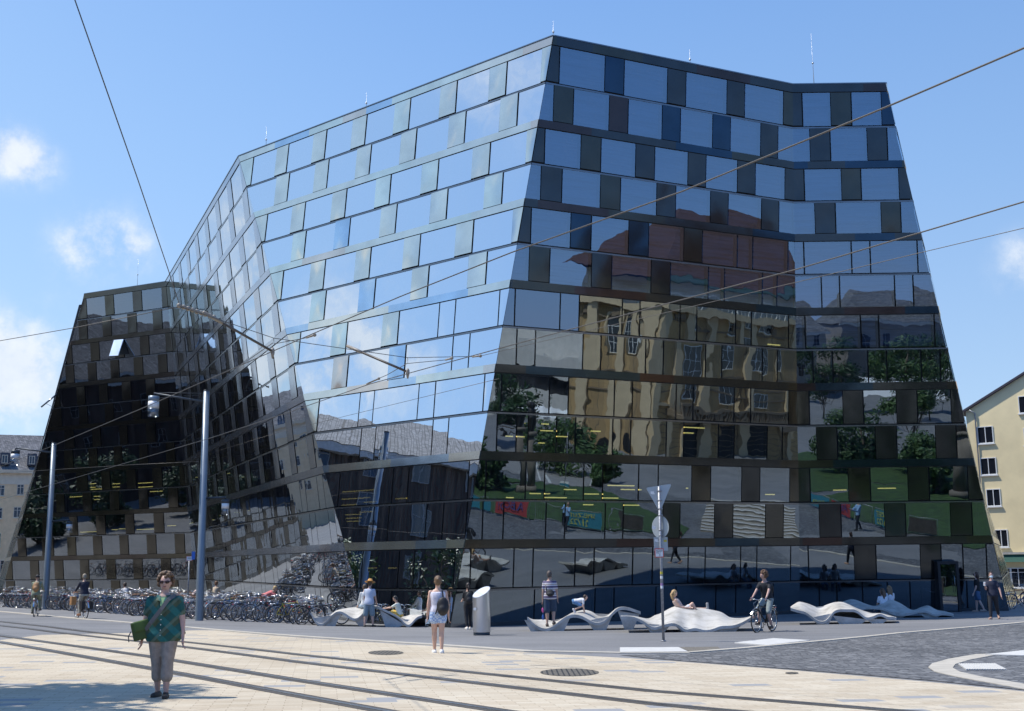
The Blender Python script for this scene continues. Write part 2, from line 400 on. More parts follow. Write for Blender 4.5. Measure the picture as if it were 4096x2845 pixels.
def glass_mat(name, base, tint, trans, gcol=(.86, .93, 1.), wav=.03):
    m = bpy.data.materials.new(name); m.use_nodes = True; n = m.node_tree.nodes; l = m.node_tree.links
    n.remove(n['Principled BSDF'])
    lw = n.new('ShaderNodeLayerWeight'); lw.inputs[0].default_value = .5
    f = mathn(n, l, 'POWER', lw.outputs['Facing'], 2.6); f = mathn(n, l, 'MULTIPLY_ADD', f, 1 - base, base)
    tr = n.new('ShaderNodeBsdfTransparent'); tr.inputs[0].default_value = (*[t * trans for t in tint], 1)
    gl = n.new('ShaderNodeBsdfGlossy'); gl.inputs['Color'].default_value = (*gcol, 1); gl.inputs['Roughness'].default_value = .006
    v = coords(n, l); t = noise(n, l, v, .55, 2.0, .4); t2 = noise(n, l, v, 2.3, 1.0, .3)
    h = mathn(n, l, 'MULTIPLY_ADD', t2.outputs['Fac'], .10, t.outputs['Fac'])
    bu = n.new('ShaderNodeBump'); bu.inputs['Strength'].default_value = 1.; bu.inputs['Distance'].default_value = wav * .15
    l.new(h, bu.inputs['Height']); l.new(bu.outputs[0], gl.inputs['Normal'])
    mx = n.new('ShaderNodeMixShader'); l.new(f, mx.inputs[0]); l.new(tr.outputs[0], mx.inputs[1]); l.new(gl.outputs[0], mx.inputs[2])
    df = n.new('ShaderNodeBsdfDiffuse'); df.inputs[0].default_value = (.55, .56, .57, 1); ts = noise(n, l, coords(n, l, (2.6, 2.6, .16)), 1.6, 5, .65)   # rain streaks and dust
    mr = n.new('ShaderNodeMapRange'); l.new(ts.outputs['Fac'], mr.inputs[0]); mr.inputs[1].default_value = .45; mr.inputs[2].default_value = .75; mr.inputs[3].default_value = .001; mr.inputs[4].default_value = .03
    m2 = n.new('ShaderNodeMixShader'); l.new(mr.outputs[0], m2.inputs[0]); l.new(mx.outputs[0], m2.inputs[1]); l.new(df.outputs[0], m2.inputs[2])
    l.new(m2.outputs[0], n['Material Output'].inputs[0]); return m
GLASS = {k: glass_mat('glass_' + k, *v) for k, v in {'dim': (.30, (.7, .85, 1.), .62, (.76, .90, 1.)), 'bright': (.80, (.8, .9, 1.), .4), 'mid': (.25, (.75, .88, 1.), .5), 'side': (.42, (.75, .88, 1.), .5)}.items()}  # one glazing; mirrored sky brightness is put into each facet's reflectance and tint
def metal(name, c, r=.13, mt=.92):
    m, n, l, b = nt(name); b.inputs['Metallic'].default_value = mt; b.inputs['Roughness'].default_value = r
    v = coords(n, l); t = noise(n, l, v, .9, 3); l.new(ramp(n, l, t.outputs['Fac'], [(.3, tuple(x * .88 for x in c)), (.7, tuple(x * 1.1 for x in c))]), b.inputs['Base Color'])
    t2 = noise(n, l, v, 1.1, 1.); bump(n, l, t2.outputs['Fac'], 1., .006, b); return m
PM = [metal('panel_grey', (.075, .080, .080)), metal('panel_blue', (.045, .075, .105)), metal('panel_brown', (.085, .064, .060)), metal('panel_olive', (.088, .086, .072))]  # one cladding metal; each facet's reflected brightness is put into its colours
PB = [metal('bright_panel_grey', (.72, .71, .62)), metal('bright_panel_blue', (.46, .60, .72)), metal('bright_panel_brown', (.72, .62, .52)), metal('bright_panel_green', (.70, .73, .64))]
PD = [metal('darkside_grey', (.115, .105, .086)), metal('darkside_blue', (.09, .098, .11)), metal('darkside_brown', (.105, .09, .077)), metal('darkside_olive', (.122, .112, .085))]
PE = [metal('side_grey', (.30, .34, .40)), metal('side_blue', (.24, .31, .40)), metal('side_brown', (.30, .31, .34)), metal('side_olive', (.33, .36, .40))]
SEAM = M('dark_seam', (.012, .013, .016), .5, vary=0); TRIM = metal('steel_trim', (.20, .215, .23), .2)
ROOM = M('dark_interior', (.02, .022, .026), .8, vary=.3, scale=.6); SLAB = M('ceiling_slab', (.055, .055, .055), .8)
LAMP = M('office_lamp', (.9, .8, .3), .5, vary=0, emit=((1., .78, .20), .65))
def blind_mat():
    m, n, l, b = nt('blind_fabric'); b.inputs['Roughness'].default_value = .9
    v = coords(n, l, (.30, .30, 4.5)); t = noise(n, l, v, 1.5, 5, .62)
    l.new(ramp(n, l, t.outputs['Fac'], [(.36, (.008, .018, .04)), (.50, (.07, .115, .20)), (.72, (.14, .21, .34))]), b.inputs['Base Color']); return m
BLIND = blind_mat()
def rows(txt):
    out = []
    for line in txt.strip().splitlines():
        r = []
        for tk in line.split(): r.append((tk[0], float(tk[1:]) if len(tk) > 1 else None))
        out.append(r)
    return out
DATA = {
'D': ('CD', 'DE', rows('''P2235 W2418 B2494 W2668 P2741 W2906 P2976 W3132 P
W2213 P2291 W2435 R2510 W2647 B2719 W2849 B2919 W3041 P3109 W
P2176 W2322 P2401 W2541 P2616 W2750 P2821 W2948 P3019 W3138 P
W2162 P2245 W2400 P2479 W2625 P2700 W2840 P2910 W3044 P3113 W
P2121 W2281 B2362 W2513 B2592 W2734 P2807 W2947 n3009 W3150 n
W2115 P2196 W2365 P2444 W2603 P2679 W2831 n2896 W3047 n3106 W
n2057 W2238 n2314 W2486 n2557 W2718 n2785 W2940 n3003 W3152 n
W2064 n2139 W2329 n2401 W2580 n2651 W2820 n2885 W3047 n3107 W
n2003 W2195 n2271 W2455 n2527 W2702 n2770 W2934 n3000 W3153 P
n1985 W2063 n2110 W2223 n2299 W2448 n2520 W2663 n2732 W2871 n2934 W3066 n3127 W
n1941 W2100 n2176 W2332 n2408 W2552 n2630 W2765 P2840 W2965 P3037 W3157 P
W1928 n2011 W2181 n2257 W2418 n2490 W2650 P2717 W2856 P2929 W3060 P3131 W
n1879 W2052 n2129 W2297 n2373 W2528 n2607 W2750 n2818 W2960 n3025 W3160 n
n1879 W2133 n2200 W2376 n2452 W2620 n2700 W2860 n2940 W3090 n''')),
'E': ('DE', 'EF', rows('''P3207 W3322 P3403 W3525 B
W3239 P3319 W3468 P3547 W
P3215 W3365 P3442 W3595 P
W3259 P3340 W3524 P3601 W
n3214 W3404 n3479 W3668 n
W3284 n3357 W3577 n3651 W
n3219 W3441 n3513 W3736 n
n3250 W3329 W3470 n3545 W3683 n3759 W
P3235 W3371 P3451 W3585 P3667 W3803 P
W3266 P3347 W3502 P3585 W3742 P3824 W
P3238 W3393 P3479 W3631 P3714 W3871 P
W3277 P3362 W3538 P3620 W3801 P3886 W
n3232 W3417 P3502 W3681 P3763 W3850 n3944 W
n3277 W3347 n3450 W3550 n3640 W3766 n3868 W3950 n''')),
'C': ('BC', 'CD', rows('''P1010 W1104 P1151 W1251 P1303 W1408 P1464 W1577 P1639 W1760 P1826 W1957 P2026 W2167 P
W1102 P1154 W1258 P1312 W1425 P1482 W1602 P1664 W1794 P1861 W2000 P2071 W
P1066 W1166 P1218 W1327 P1384 W1502 P1561 W1686 P1752 W1889 P1959 W2106 P
W1169 P1221 W1339 B1398 W1522 P1585 W1722 P1789 W1938 P2010 W
P1130 W1240 P1298 W1421 P1481 W1614 P1679 W1822 P1892 W2050 P
W1243 P1301 W1436 B1499 W1646 P1713 W1873 P1946 W
P1198 W1327 P1387 W1529 P1594 W1754 n1819 W1995 n
W1331 R1391 W1555 B1621 W1809 n1876 W
P1273 W1436 n1493 W1672 n1738 W1935 n
W1441 n1499 W1728 n1791 W
n1356 W1570 n1632 W1873 n
W1492 n1552 W1703 n1771 W1865 n
n1447 W1593 n1655 W1816 n
W1500 n1560 W1720 n1790 W''')),
'A': ('GA', 'AB', rows('''P347 W421 P456 W532 P568 W648 P
W316 P350 W411 P446 W511 P547 W612 P649 W
P289 W363 P398 W460 P497 W561 P597 W663 P
W263 P297 W352 P386 W443 P477 W536 P572 W633 P669 W
P240 W308 P341 W397 P432 W489 P525 W585 P621 W
P248 W317 P351 W421 P456 W530 P565 W638 P675 W
W259 P298 W370 P404 W478 P511 W586 P623 W
P190 W258 P293 W355 P390 W456 P489 W559 P592 W665 P700 W
W170 P205 W307 P351 W406 P441 W507 P544 W611 P649 W719 P
W226 P259 W331 P368 W440 P477 W556 P593 W673 P713 W
W171 P210 W278 P311 W386 P422 W502 P537 W616 P656 W
W72 P105 W169 P215 W270 P304 W373 P409 W479 P514 W588 P625 W700 P739 W
P50 W121 P156 W219 P254 W321 P357 W426 P463 W534 P571 W645 P684 W759 P
W26 P61 W129 P162 W230 P263 W333 P373 W446 P482 W558 P596 W680 P715 W'''))}
BL = [(930, 881), (996, 938), (979, 924), (1054, 995), (1042, 981), (1117, 1049), (1098, 1030), (1185, 1114), (1169, 1098), (1260, 1185), (1297, 1225), (1345, 1268), (1383, 1303), (1440, 1362)]
lib = empty('library_building', (0, 60, -.9), 'huge faceted library of dark mirror glass and steel panels leaning over the square', 'library')
frame = MB(); seams = MB(); inter = MB(); slabs = MB(); trims = MB()
WINS = []; PANS = []; zrows = []
for k in range(6, -1, -1):
    zlow = ZL[k - 1] + BH if k > 0 else ZB
    zt = ZL[k] - ((ZL[k] - ZL[k - 1]) - BH) * .5 if k > 0 else ZL[0] - 1.53
    zrows += [(zt + .03, ZL[k] - .035, k), (zlow + .0, zt - .07, k)]
def pane(mb, F, q0, q1, z0, z1, off, bulge, tw, nseg=4):
    vs = []; fs = []
    for j in range(nseg + 1):
        z = z0 + (z1 - z0) * j / nseg; a, b = max(q0, F.sa(z)), min(q1, F.sb(z))
        for i in range(nseg + 1):
            u = i / nseg; v = j / nseg
            vs.append(F.P(a + (b - a) * u, z, off + bulge * 16 * u * (1 - u) * v * (1 - v) + tw[0] * (u - .5) + tw[1] * (v - .5)))
    N = nseg + 1
    flip = np.cross(vs[1] - vs[0], vs[N] - vs[0]) @ F.n < 0
    for j in range(nseg):
        for i in range(nseg):
            f = (j * N + i, j * N + i + 1, (j + 1) * N + i + 1, (j + 1) * N + i); fs.append(f[::-1] if flip else f)
    sm = mb.smooth; mb.smooth = True; mb.add(vs, fs); mb.smooth = sm
def bar(mb, F, q0, q1, z0, z1, o0, o1):                  # a box lying on the facet, from depth o0 to o1
    ck = lambda q, z: min(max(q, F.sa(z)), F.sb(z))
    p = [F.P(ck(q, z), z, o) for o in (o0, o1) for q, z in ((q0, z0), (q1, z0), (q1, z1), (q0, z1))]
    mb.hexa(p)
FAC = {k: Facet(v[0], v[1]) for k, v in DATA.items()}; FAC['B'] = Facet('AB', 'BC'); FAC['F'] = Facet('EF', 'FG'); FAC['G'] = Facet('GH', 'GA')
for nm in ('A', 'B', 'C', 'D', 'E', 'F', 'G'):
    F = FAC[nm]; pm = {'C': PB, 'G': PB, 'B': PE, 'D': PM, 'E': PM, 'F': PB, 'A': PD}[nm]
    rr = random.Random(ord(nm))
    for ri, (z0, z1, k) in enumerate(zrows):
        zm = (z0 + z1) / 2; cells = []
        if nm in DATA:
            q = -1e3
            for t, x in DATA[nm][2][ri]:
                e = F.s_at(x, zm) if x else 1e3; cells.append((t, q, e)); q = e
        elif nm == 'B':
            l1, l2 = F.s_at(BL[ri][0], zm), F.s_at(BL[ri][1], zm); per = l1 - l2
            if not 2.6 < per < 4.6: per = 3.5
            q = l1 + per; lines = [q]
            while q > F.sa(zm): q -= per; lines.append(q)
            for i in range(len(lines) - 1, 0, -1):
                a, b = lines[i], lines[i - 1]; m = a + (b - a) * .68
                cells += [('W', a, m), ('P' if ri < 10 else 'n', m, b)]
        else:
            per = 3.2; q = F.sa(zm) - rr.random() * per
            while q < F.sb(zm): cells += [('W', q, q + 2.1), ('P', q + 2.1, q + per)]; q += per
        for t, q0, q1 in cells:
            a, b = max(q0, F.sa(zm)), min(q1, F.sb(zm))
            if b - a < .12: continue
            gl = .05 if (t in 'Wn' and q0 > -900) else .012
            tw = (rr.gauss(0, .004), rr.gauss(0, .004))
            if t in 'Wn':
                WINS.append((nm, F, q0 + gl, q1 - .012, z0, z1, t, ri, tw, rr.random()))
            else:
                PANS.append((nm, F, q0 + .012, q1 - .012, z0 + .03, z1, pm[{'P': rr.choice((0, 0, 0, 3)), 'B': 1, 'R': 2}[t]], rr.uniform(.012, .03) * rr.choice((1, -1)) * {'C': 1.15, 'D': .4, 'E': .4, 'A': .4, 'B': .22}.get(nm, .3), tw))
                bar(seams, F, a - .02, b + .02, z0 - .01, z1 + .02, -.10, -.05)
            for e in (q0, q1):
                if F.sa(zm) + .05 < e < F.sb(zm) - .05: bar(seams, F, e - .035, e + .035, z0 - .03, z1 + .03, -.16, -.03)
    # storey bands, the thin sills between two rows, parapet
    for k in range(7):
        z0, z1 = ZL[k], ZL[k] + BH
        if k == 6: z1 = ZL[6] + PT
        q = -50.; qs = [-1e3]; band = MB()
        while q < 90: qs.append(q); q += rr.uniform(1.6, 3.4)
        for a, b in zip(qs, qs[1:] + [1e3]):
            aa, bb = max(a, F.sa(z0), ), min(b, F.sb(z0)); 
            if bb - aa < .05: continue
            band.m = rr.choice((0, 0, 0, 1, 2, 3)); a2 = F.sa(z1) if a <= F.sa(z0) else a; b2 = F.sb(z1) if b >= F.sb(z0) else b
            p = [F.P(aa, z0, .045), F.P(bb, z0, .045), F.P(b2, z1, .045), F.P(a2, z1, .045)]; pi = [F.P(aa, z0, -.1), F.P(bb, z0, -.1), F.P(b2, z1, -.1), F.P(a2, z1, -.1)]
            band.hexa(pi + p)
        if band.v: band.build('storey_band', pm, lib)
        if k < 6 or True:
            zt = zrows[2 * (6 - k)][0] - .06; a, b = F.sa(zt), F.sb(zt)
            bar(trims, F, a, b, zt - .05, zt + .02, -.09, .028); bar(seams, F, a, b, zt - .09, zt - .05, -.14, -.02)
            bar(seams, F, F.sa(z0), F.sb(z0), z0 - .05, z0, -.14, -.01)
    bar(trims, F, F.sa(ZL[6] + PT), F.sb(ZL[6] + PT), ZL[6] + PT, ZL[6] + PT + .05, -.4, .07)
    # room behind the glass: a dark back wall and floor slabs
    for k in range(7):
        if nm in 'FG': break
        z1 = ZL[k] + BH * .5; z0 = ZL[k - 1] + BH * .5 if k else -1.2
        la_ = {'A': 4.35, 'B': 4., 'C': .3, 'D': .3, 'E': 2.5}[nm]; lb_ = {'A': 4., 'B': .3, 'C': .3, 'D': 2.5, 'E': 1.45}[nm]; a0, b0, a1, b1 = F.sa(z0) - la_ + .3, F.sb(z0) + lb_ - .3, F.sa(z1) - la_ + .3, F.sb(z1) + lb_ - .3
        if nm == 'C': pass
        inter.quad(F.P(a0, z0, -3.2), F.P(b0, z0, -3.2), F.P(b1, z1, -3.2), F.P(a1, z1, -3.2))
        a1, b1 = F.sa(z1) + 3.6, F.sb(z1) - 3.6
        slabs.hexa([F.P(a1, z1 - .1, -3.1), F.P(b1, z1 - .1, -3.1), F.P(b1, z1 - .1, -.2), F.P(a1, z1 - .1, -.2), F.P(a1, z1 + .1, -3.1), F.P(b1, z1 + .1, -3.1), F.P(b1, z1 + .1, -.2), F.P(a1, z1 + .1, -.2)])
    if nm in 'FG':
        z0, z1 = ZB, ZL[6]; inter.quad(F.P(F.sa(z0), z0, -.3), F.P(F.sb(z0), z0, -.3), F.P(F.sb(z1), z1, -.3), F.P(F.sa(z1), z1, -.3))
    if nm not in 'FG':                                    # plinth
        bar(trims, F, F.sa(-.9), F.sb(-.9), -1.6, -.72, -.12, .02)
def px_area(w):
    nm, F, q0, q1, z0, z1 = w[:6]; z = (z0 + z1) / 2; a, b = max(q0, F.sa(z)), min(q1, F.sb(z))
    p = [proj(F.P(q, zz)) for q, zz in ((a, z0), (b, z0), (b, z1), (a, z1))]
    return abs(sum(p[i][0] * p[(i + 1) % 4][1] - p[(i + 1) % 4][0] * p[i][1] for i in range(4))) / 2
WINS.sort(key=lambda w: -px_area(w))
PANS.sort(key=lambda w: -px_area(w)); prest = MB(); pml = []
for i, (nm, F, q0, q1, z0, z1, mt, bl, tw) in enumerate(PANS):
    mb = MB() if i < 100 else prest
    if i >= 100:
        if mt not in pml: pml.append(mt)
        mb.m = pml.index(mt)
    pane(mb, F, q0, q1, z0, z1, .035, bl, tw, 5)
    if i < 100: mb.build('cladding_panel', mt, lib)
tag(prest.build('cladding_panel', pml, lib), kind='stuff')
rest = MB(); GM = [GLASS['dim'], GLASS['bright'], GLASS['mid'], GLASS['side']]
for i, (nm, F, q0, q1, z0, z1, t, ri, tw, r_) in enumerate(WINS):
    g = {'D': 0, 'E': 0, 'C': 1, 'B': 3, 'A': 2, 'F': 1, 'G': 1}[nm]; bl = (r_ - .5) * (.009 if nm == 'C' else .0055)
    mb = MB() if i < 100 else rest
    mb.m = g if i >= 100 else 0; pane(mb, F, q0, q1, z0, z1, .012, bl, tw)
    blinds = (nm == 'D' and ri < 6) or (nm == 'E' and ri < 7)
    if i < 100:
        w = mb.build('window', GM[g], lib)
        if blinds:
            b = MB(); pane(b, F, q0 + .08, q1 - .06, z0 + .06, z1 - .04, -.16, .02, (0, 0), 2); b.build('blind', BLIND, w)
    elif blinds:
        b = MB() if 'restb' not in globals() else restb; restb = b; pane(b, F, q0 + .08, q1 - .06, z0 + .06, z1 - .04, -.16, .02, (0, 0), 2)
tag(rest.build('window', GM, lib), kind='stuff')
if 'restb' in globals(): tag(restb.build('blind', BLIND, lib), kind='stuff')
pass; tag(seams.build('joints', SEAM, lib), kind='stuff'); tag(trims.build('sills', TRIM, lib), kind='stuff'); inter.build('interior_walls', ROOM, lib); tag(slabs.build('floor_slab', SLAB, lib), kind='stuff')
roof = MB(); zt = ZL[6] + PT - .02
ring_ = [cor(n, zt) for n in ('GH', 'GA', 'AB', 'BC', 'CD', 'DE', 'EF', 'FG')] + [np.array([10., 110., zt]), np.array([-30., 125., zt])]
roof.poly(ring_); roof.build('roof', M('roof_gravel', (.2, .2, .2), .9), lib)
STRIPS = {'D': [(1136, 1152, 1117), (1182, 1234, 1108), (1223, 1271, 1117), (1266, 1293, 1099), (1312, 1353, 1109), (1352, 1387, 1118), (1364, 1423, 1090), (1394, 1439, 1099), (1309, 1331, 1133), (1399, 1434, 1134), (1723, 1750, 774), (1535, 1581, 960), (1535, 1556, 972), (1178, 1231, 951), (1210, 1249, 967), (1326, 1347, 968), (1135, 1187, 980), (1178, 1222, 994), (1249, 1273, 980), (1540, 1565, 1096), (1718, 1738, 1110)],
          'C': [(767, 839, 1102), (765, 829, 1119), (768, 800, 1133), (818, 844, 1127), (887, 912, 1119), (808, 836, 1149), (776, 810, 1155), (777, 810, 1163), (779, 808, 1170), (824, 844, 1275), (873, 890, 1275), (845, 885, 955), (1010, 1045, 968)],
          'E': [(1921, 1950, 1086), (1970, 2010, 1096), (1870, 1900, 1100)],
          'A': [(197, 215, 1086), (197, 214, 1094), (204, 228, 1098), (253, 269, 1086), (253, 268, 1093), (310, 343, 1084), (310, 343, 1093), (157, 185, 1115), (209, 224, 1114), (209, 223, 1121), (337, 364, 1103), (178, 217, 1194), (251, 264, 1189), (267, 281, 1187), (306, 346, 1188), (376, 394, 1180)]}
for nm, L in STRIPS.items():
    F = FAC[nm]
    for x0, x1, y in L:
        a = F.hit(x0, y, -1.9); b = F.hit(x1, y, -1.9); Ln = max(.3, abs((b - a) @ F.h)); c = (a + b) / 2
        n2 = np.array([F.n[0], F.n[1], 0]); n2 /= np.linalg.norm(n2)
        mb = MB(); mb.box(c, (Ln, .07, .04), [F.h, n2, np.array([0, 0, 1.])]); mb.build('ceiling_lamp', LAMP, lib)
for x, y, hh in ((1242, 83, .85), (1549, 145, .85), (1827, 188, 2.6), (822, 245, 1.0), (597, 327, 1.3), (308, 638, 2.2)):
    nm = 'C' if x < 1242 else ('D' if x < 1780 else 'E'); nm = 'A' if x < 400 else nm
    P = FAC[nm].hit(x, y + 4, -.3); P[2] = zt; mb = MB(); mb.tube([P, P + (0, 0, hh * .45), P + (0, 0, hh * .46), P + (0, 0, hh)], [.016, .014, .006, .004], 6); mb.ell(P + (0, 0, hh * .45), (.05, .05, .05), 8, 6)
    mb.build('lightning_rod', M('rod_steel', (.5, .5, .5), .4, .8), lib)
# an open awning window in the far left facet, and one seen edge-on at its outer corner
F = FAC['A']; p0, p1 = F.hit(262, 763, .03), F.hit(278, 761, .03); q = [F.hit(257, 763.4, .03), F.hit(278, 761.5, .03), F.hit(266, 798, .8), F.hit(246, 799, .8)]
mb = MB(); mb.hexa([v + F.n * 0 for v in q] + [v + F.n * .06 for v in q])
mb.build('window', [metal('open_sash', (.85, .9, .95), .3)], lib); mb = MB(); pk = [F.hit(x, y, -.02) for x, y in ((264, 765), (279, 762), (290, 795), (270, 797))]; mb.quad(*[v + F.n * .05 for v in pk]); mb.build('window_opening', SEAM, lib)
e0 = cor('GA', ZL[4] - .4); mb = MB(); mb.tube([e0, e0 + (-1.0, -.5, -1.1)], .07, 6); mb.tube([e0 + (0, 0, -1.2), e0 + (-.75, -.4, -.75)], .015, 5); mb.build('window_sash', TRIM, lib)
# entrance door in the right facet: a glazed leaf in an upright steel portal
F = FAC['E']; dl, dr = gp(2118, 1374), gp(2160, 1374); yd = dl[1] - .1; zb = G(dl[0], yd); x0, x1 = dl[0] - .05, dr[0] + .05
yd = F.P(F.sb(0) - 3.5, 0)[1] - .55
sx = yd / dl[1]; x0, x1 = dl[0] * sx, dr[0] * sx; zb = G(x0, yd) - .02; H = 2.05
mb = MB(); mb.b2((x0 - .12, yd, zb), (x0, yd + .9, zb + H + .12)); mb.b2((x1, yd, zb), (x1 + .12, yd + .9, zb + H + .12)); mb.b2((x0, yd, zb + H), (x1, yd + .9, zb + H + .12)); 
door = mb.build('door', SEAM, lib); mb = MB(); mb.b2((x0 + .02, yd + .06, zb + .05), (x1 - .02, yd + .085, zb + H - .03)); mb.build('door_glass', GLASS['mid'], door)
mb = MB(); mb.tube([(x1 - .12, yd - .0, zb + .85), (x1 - .12, yd - .06, zb + .9), (x1 - .12, yd - .06, zb + 1.5), (x1 - .12, yd, zb + 1.55)], .016, 6); mb.build('handle', TRIM, door)
# closed wedge with a hatch where the left facets meet
mb = MB(); pa, pb, pc_, pd = at_y(480, 1248, 84.), at_y(505, 1258, 82.), at_y(512, 1345, 82.), at_y(478, 1345, 84.)
mb.hexa([v + np.array([0, .8, 0]) for v in (pa, pb, pc_, pd)] + [pa, pb, pc_, pd]); mb.build('corner_hatch', PM[3], lib)
# ------------------------------------------------------------------ ground
def pave_mat(name, cols, bw, bh, mortar, mcol, rot=0., extra=None, bmp=.4, squash=.5):
    m, n, l, b = nt(name); b.inputs['Roughness'].default_value = .85
    v = coords(n, l, 1., (0, 0, rot)); br = n.new('ShaderNodeTexBrick'); br.offset = squash; br.squash = 1.
    br.inputs['Scale'].default_value = 1.; br.inputs['Brick Width'].default_value = bw; br.inputs['Row Height'].default_value = bh
    br.inputs['Mortar Size'].default_value = mortar; br.inputs['Mortar Smooth'].default_value = .2
    br.inputs['Color1'].default_value = (*cols[0], 1); br.inputs['Color2'].default_value = (*cols[1], 1); br.inputs['Mortar'].default_value = (*mcol, 1)
    l.new(v, br.inputs['Vector']); c = br.outputs['Color']
    t = noise(n, l, v, .35, 7, .65); c = mixc(n, l, .6, c, ramp(n, l, t.outputs['Fac'], [(.3, (.72, .69, .65)), (.6, (1, 1, 1))]), 'MULTIPLY'); t4 = noise(n, l, v, 2.6, 5, .7); c = mixc(n, l, .5, c, ramp(n, l, t4.outputs['Fac'], [(.30, (.62, .58, .52)), (.42, (1, 1, 1)), (.62, (1, 1, 1)), (.75, (1.2, 1.18, 1.1))]), 'MULTIPLY')
    t3 = noise(n, l, v, 35, 3); c = mixc(n, l, .35, c, ramp(n, l, t3.outputs['Fac'], [(.3, (.7, .7, .7)), (.7, (1.1, 1.1, 1.1))]), 'MULTIPLY')
    if extra:
        b2 = n.new('ShaderNodeTexBrick'); b2.offset = .37; b2.inputs['Scale'].default_value = 1.; b2.inputs['Brick Width'].default_value = extra[1]; b2.inputs['Row Height'].default_value = extra[2]
        b2.inputs['Mortar Size'].default_value = 0.; b2.inputs['Color1'].default_value = (0, 0, 0, 1); b2.inputs['Color2'].default_value = (1, 1, 1, 1); b2.inputs['Bias'].default_value = 0.
        l.new(v, b2.inputs['Vector']); f = ramp(n, l, b2.outputs['Color'], [(.93, (0, 0, 0)), (.945, (1, 1, 1))]); c = mixc(n, l, f, c, extra[0])
    vg = n.new('ShaderNodeTexVoronoi'); vg.inputs['Scale'].default_value = 1.3; l.new(v, vg.inputs['Vector']); c = mixc(n, l, ramp(n, l, vg.outputs['Distance'], [(.022, (.55, .55, .55)), (.03, (0, 0, 0))]), c, (.12, .11, .10))   # trodden gum
    l.new(c, b.inputs['Base Color']); bump(n, l, br.outputs['Fac'], bmp, -.01, b); return m
def asphalt_mat():
    m, n, l, b = nt('asphalt_plaza'); b.inputs['Roughness'].default_value = .8; v = coords(n, l)
    t = noise(n, l, v, .22, 6, .6); t2 = noise(n, l, v, 22, 4, .7); t3 = noise(n, l, coords(n, l, (.15, 1.2, 1.), (0, 0, .2)), .8, 4, .6)
    c = ramp(n, l, t.outputs['Fac'], [(.3, (.175, .176, .182)), (.7, (.235, .233, .235))]); c = mixc(n, l, .5, c, ramp(n, l, t2.outputs['Fac'], [(.3, (.45, .45, .45)), (.7, (1.25, 1.25, 1.25))]), 'MULTIPLY')
    c = mixc(n, l, .5, c, ramp(n, l, t3.outputs['Fac'], [(.35, (.75, .75, .75)), (.65, (1.15, 1.15, 1.15))]), 'MULTIPLY')
    l.new(c, b.inputs['Base Color']); bump(n, l, t2.outputs['Fac'], .4, .01, b); return m
def cobble_mat():
    m, n, l, b = nt('cobbles'); b.inputs['Roughness'].default_value = .75; v0 = coords(n, l)
    w = noise(n, l, v0, .5, 1); vm = n.new('ShaderNodeVectorMath'); vm.operation = 'MULTIPLY_ADD'; l.new(w.outputs['Color'], vm.inputs[0]); vm.inputs[1].default_value = (.6, .6, .0); l.new(v0, vm.inputs[2])
    vo = n.new('ShaderNodeTexVoronoi'); vo.inputs['Scale'].default_value = 6.; vo.inputs['Randomness'].default_value = .55; l.new(vm.outputs[0], vo.inputs['Vector'])
    ve = n.new('ShaderNodeTexVoronoi'); ve.feature = 'DISTANCE_TO_EDGE'; ve.inputs['Scale'].default_value = 6.; ve.inputs['Randomness'].default_value = .55; l.new(vm.outputs[0], ve.inputs['Vector'])
    c = ramp(n, l, vo.outputs['Color'], [(.1, (.095, .096, .098)), (.6, (.16, .16, .162)), (.95, (.25, .248, .245))])
    e = ramp(n, l, ve.outputs['Distance'], [(.02, (.35, .35, .35)), (.12, (1, 1, 1))]); c = mixc(n, l, .9, c, e, 'MULTIPLY')
    t = noise(n, l, v0, .3, 5); c = mixc(n, l, .5, c, ramp(n, l, t.outputs['Fac'], [(.3, (.75, .75, .75)), (.7, (1.25, 1.25, 1.25))]), 'MULTIPLY')
    l.new(c, b.inputs['Base Color']); bump(n, l, ve.outputs['Distance'], .7, .04, b); return m
ASPH = asphalt_mat(); COBB = cobble_mat()
BEIGE = pave_mat('beige_paving', ((.53, .445, .325), (.62, .545, .42)), .46, .16, .006, (.36, .29, .20), -.16, ((.30, .30, .30), .62, .31), .3)
KERB = M('kerb_stone', (.47, .43, .36), .8, vary=.12, scale=3, bmp=.2); WHITE = M('white_stone', (.56, .55, .52), .8, vary=.08, scale=5, bmp=.2)
def axis(ts):
    out = []
    for a, b, st in ts:
        x = a
        while x < b - 1e-6: out.append(x); x += st
    return out + [ts[-1][1]]
gx = axis([(-420, -60, 40), (-60, 60, 2.), (60, 420, 40)]); gy = axis([(-420, 0, 40), (0, 24, 4), (24, 100, 2.), (100, 500, 50)])
mb = MB(); nx = len(gx); vs = [(x, y, G(x, y)) for y in gy for x in gx]
mb.smooth = True; mb.add(vs, [(j * nx + i, j * nx + i + 1, (j + 1) * nx + i + 1, (j + 1) * nx + i) for j in range(len(gy) - 1) for i in range(nx - 1)])
tag(mb.build('ground', ASPH, loc=(0, 0, 0)), kind='structure')
def S2v(p): return (p[0] / 1.7824, p[1] / 1.7824)
def gS(x, y): return gp(x / 1.7824, y / 1.7824)
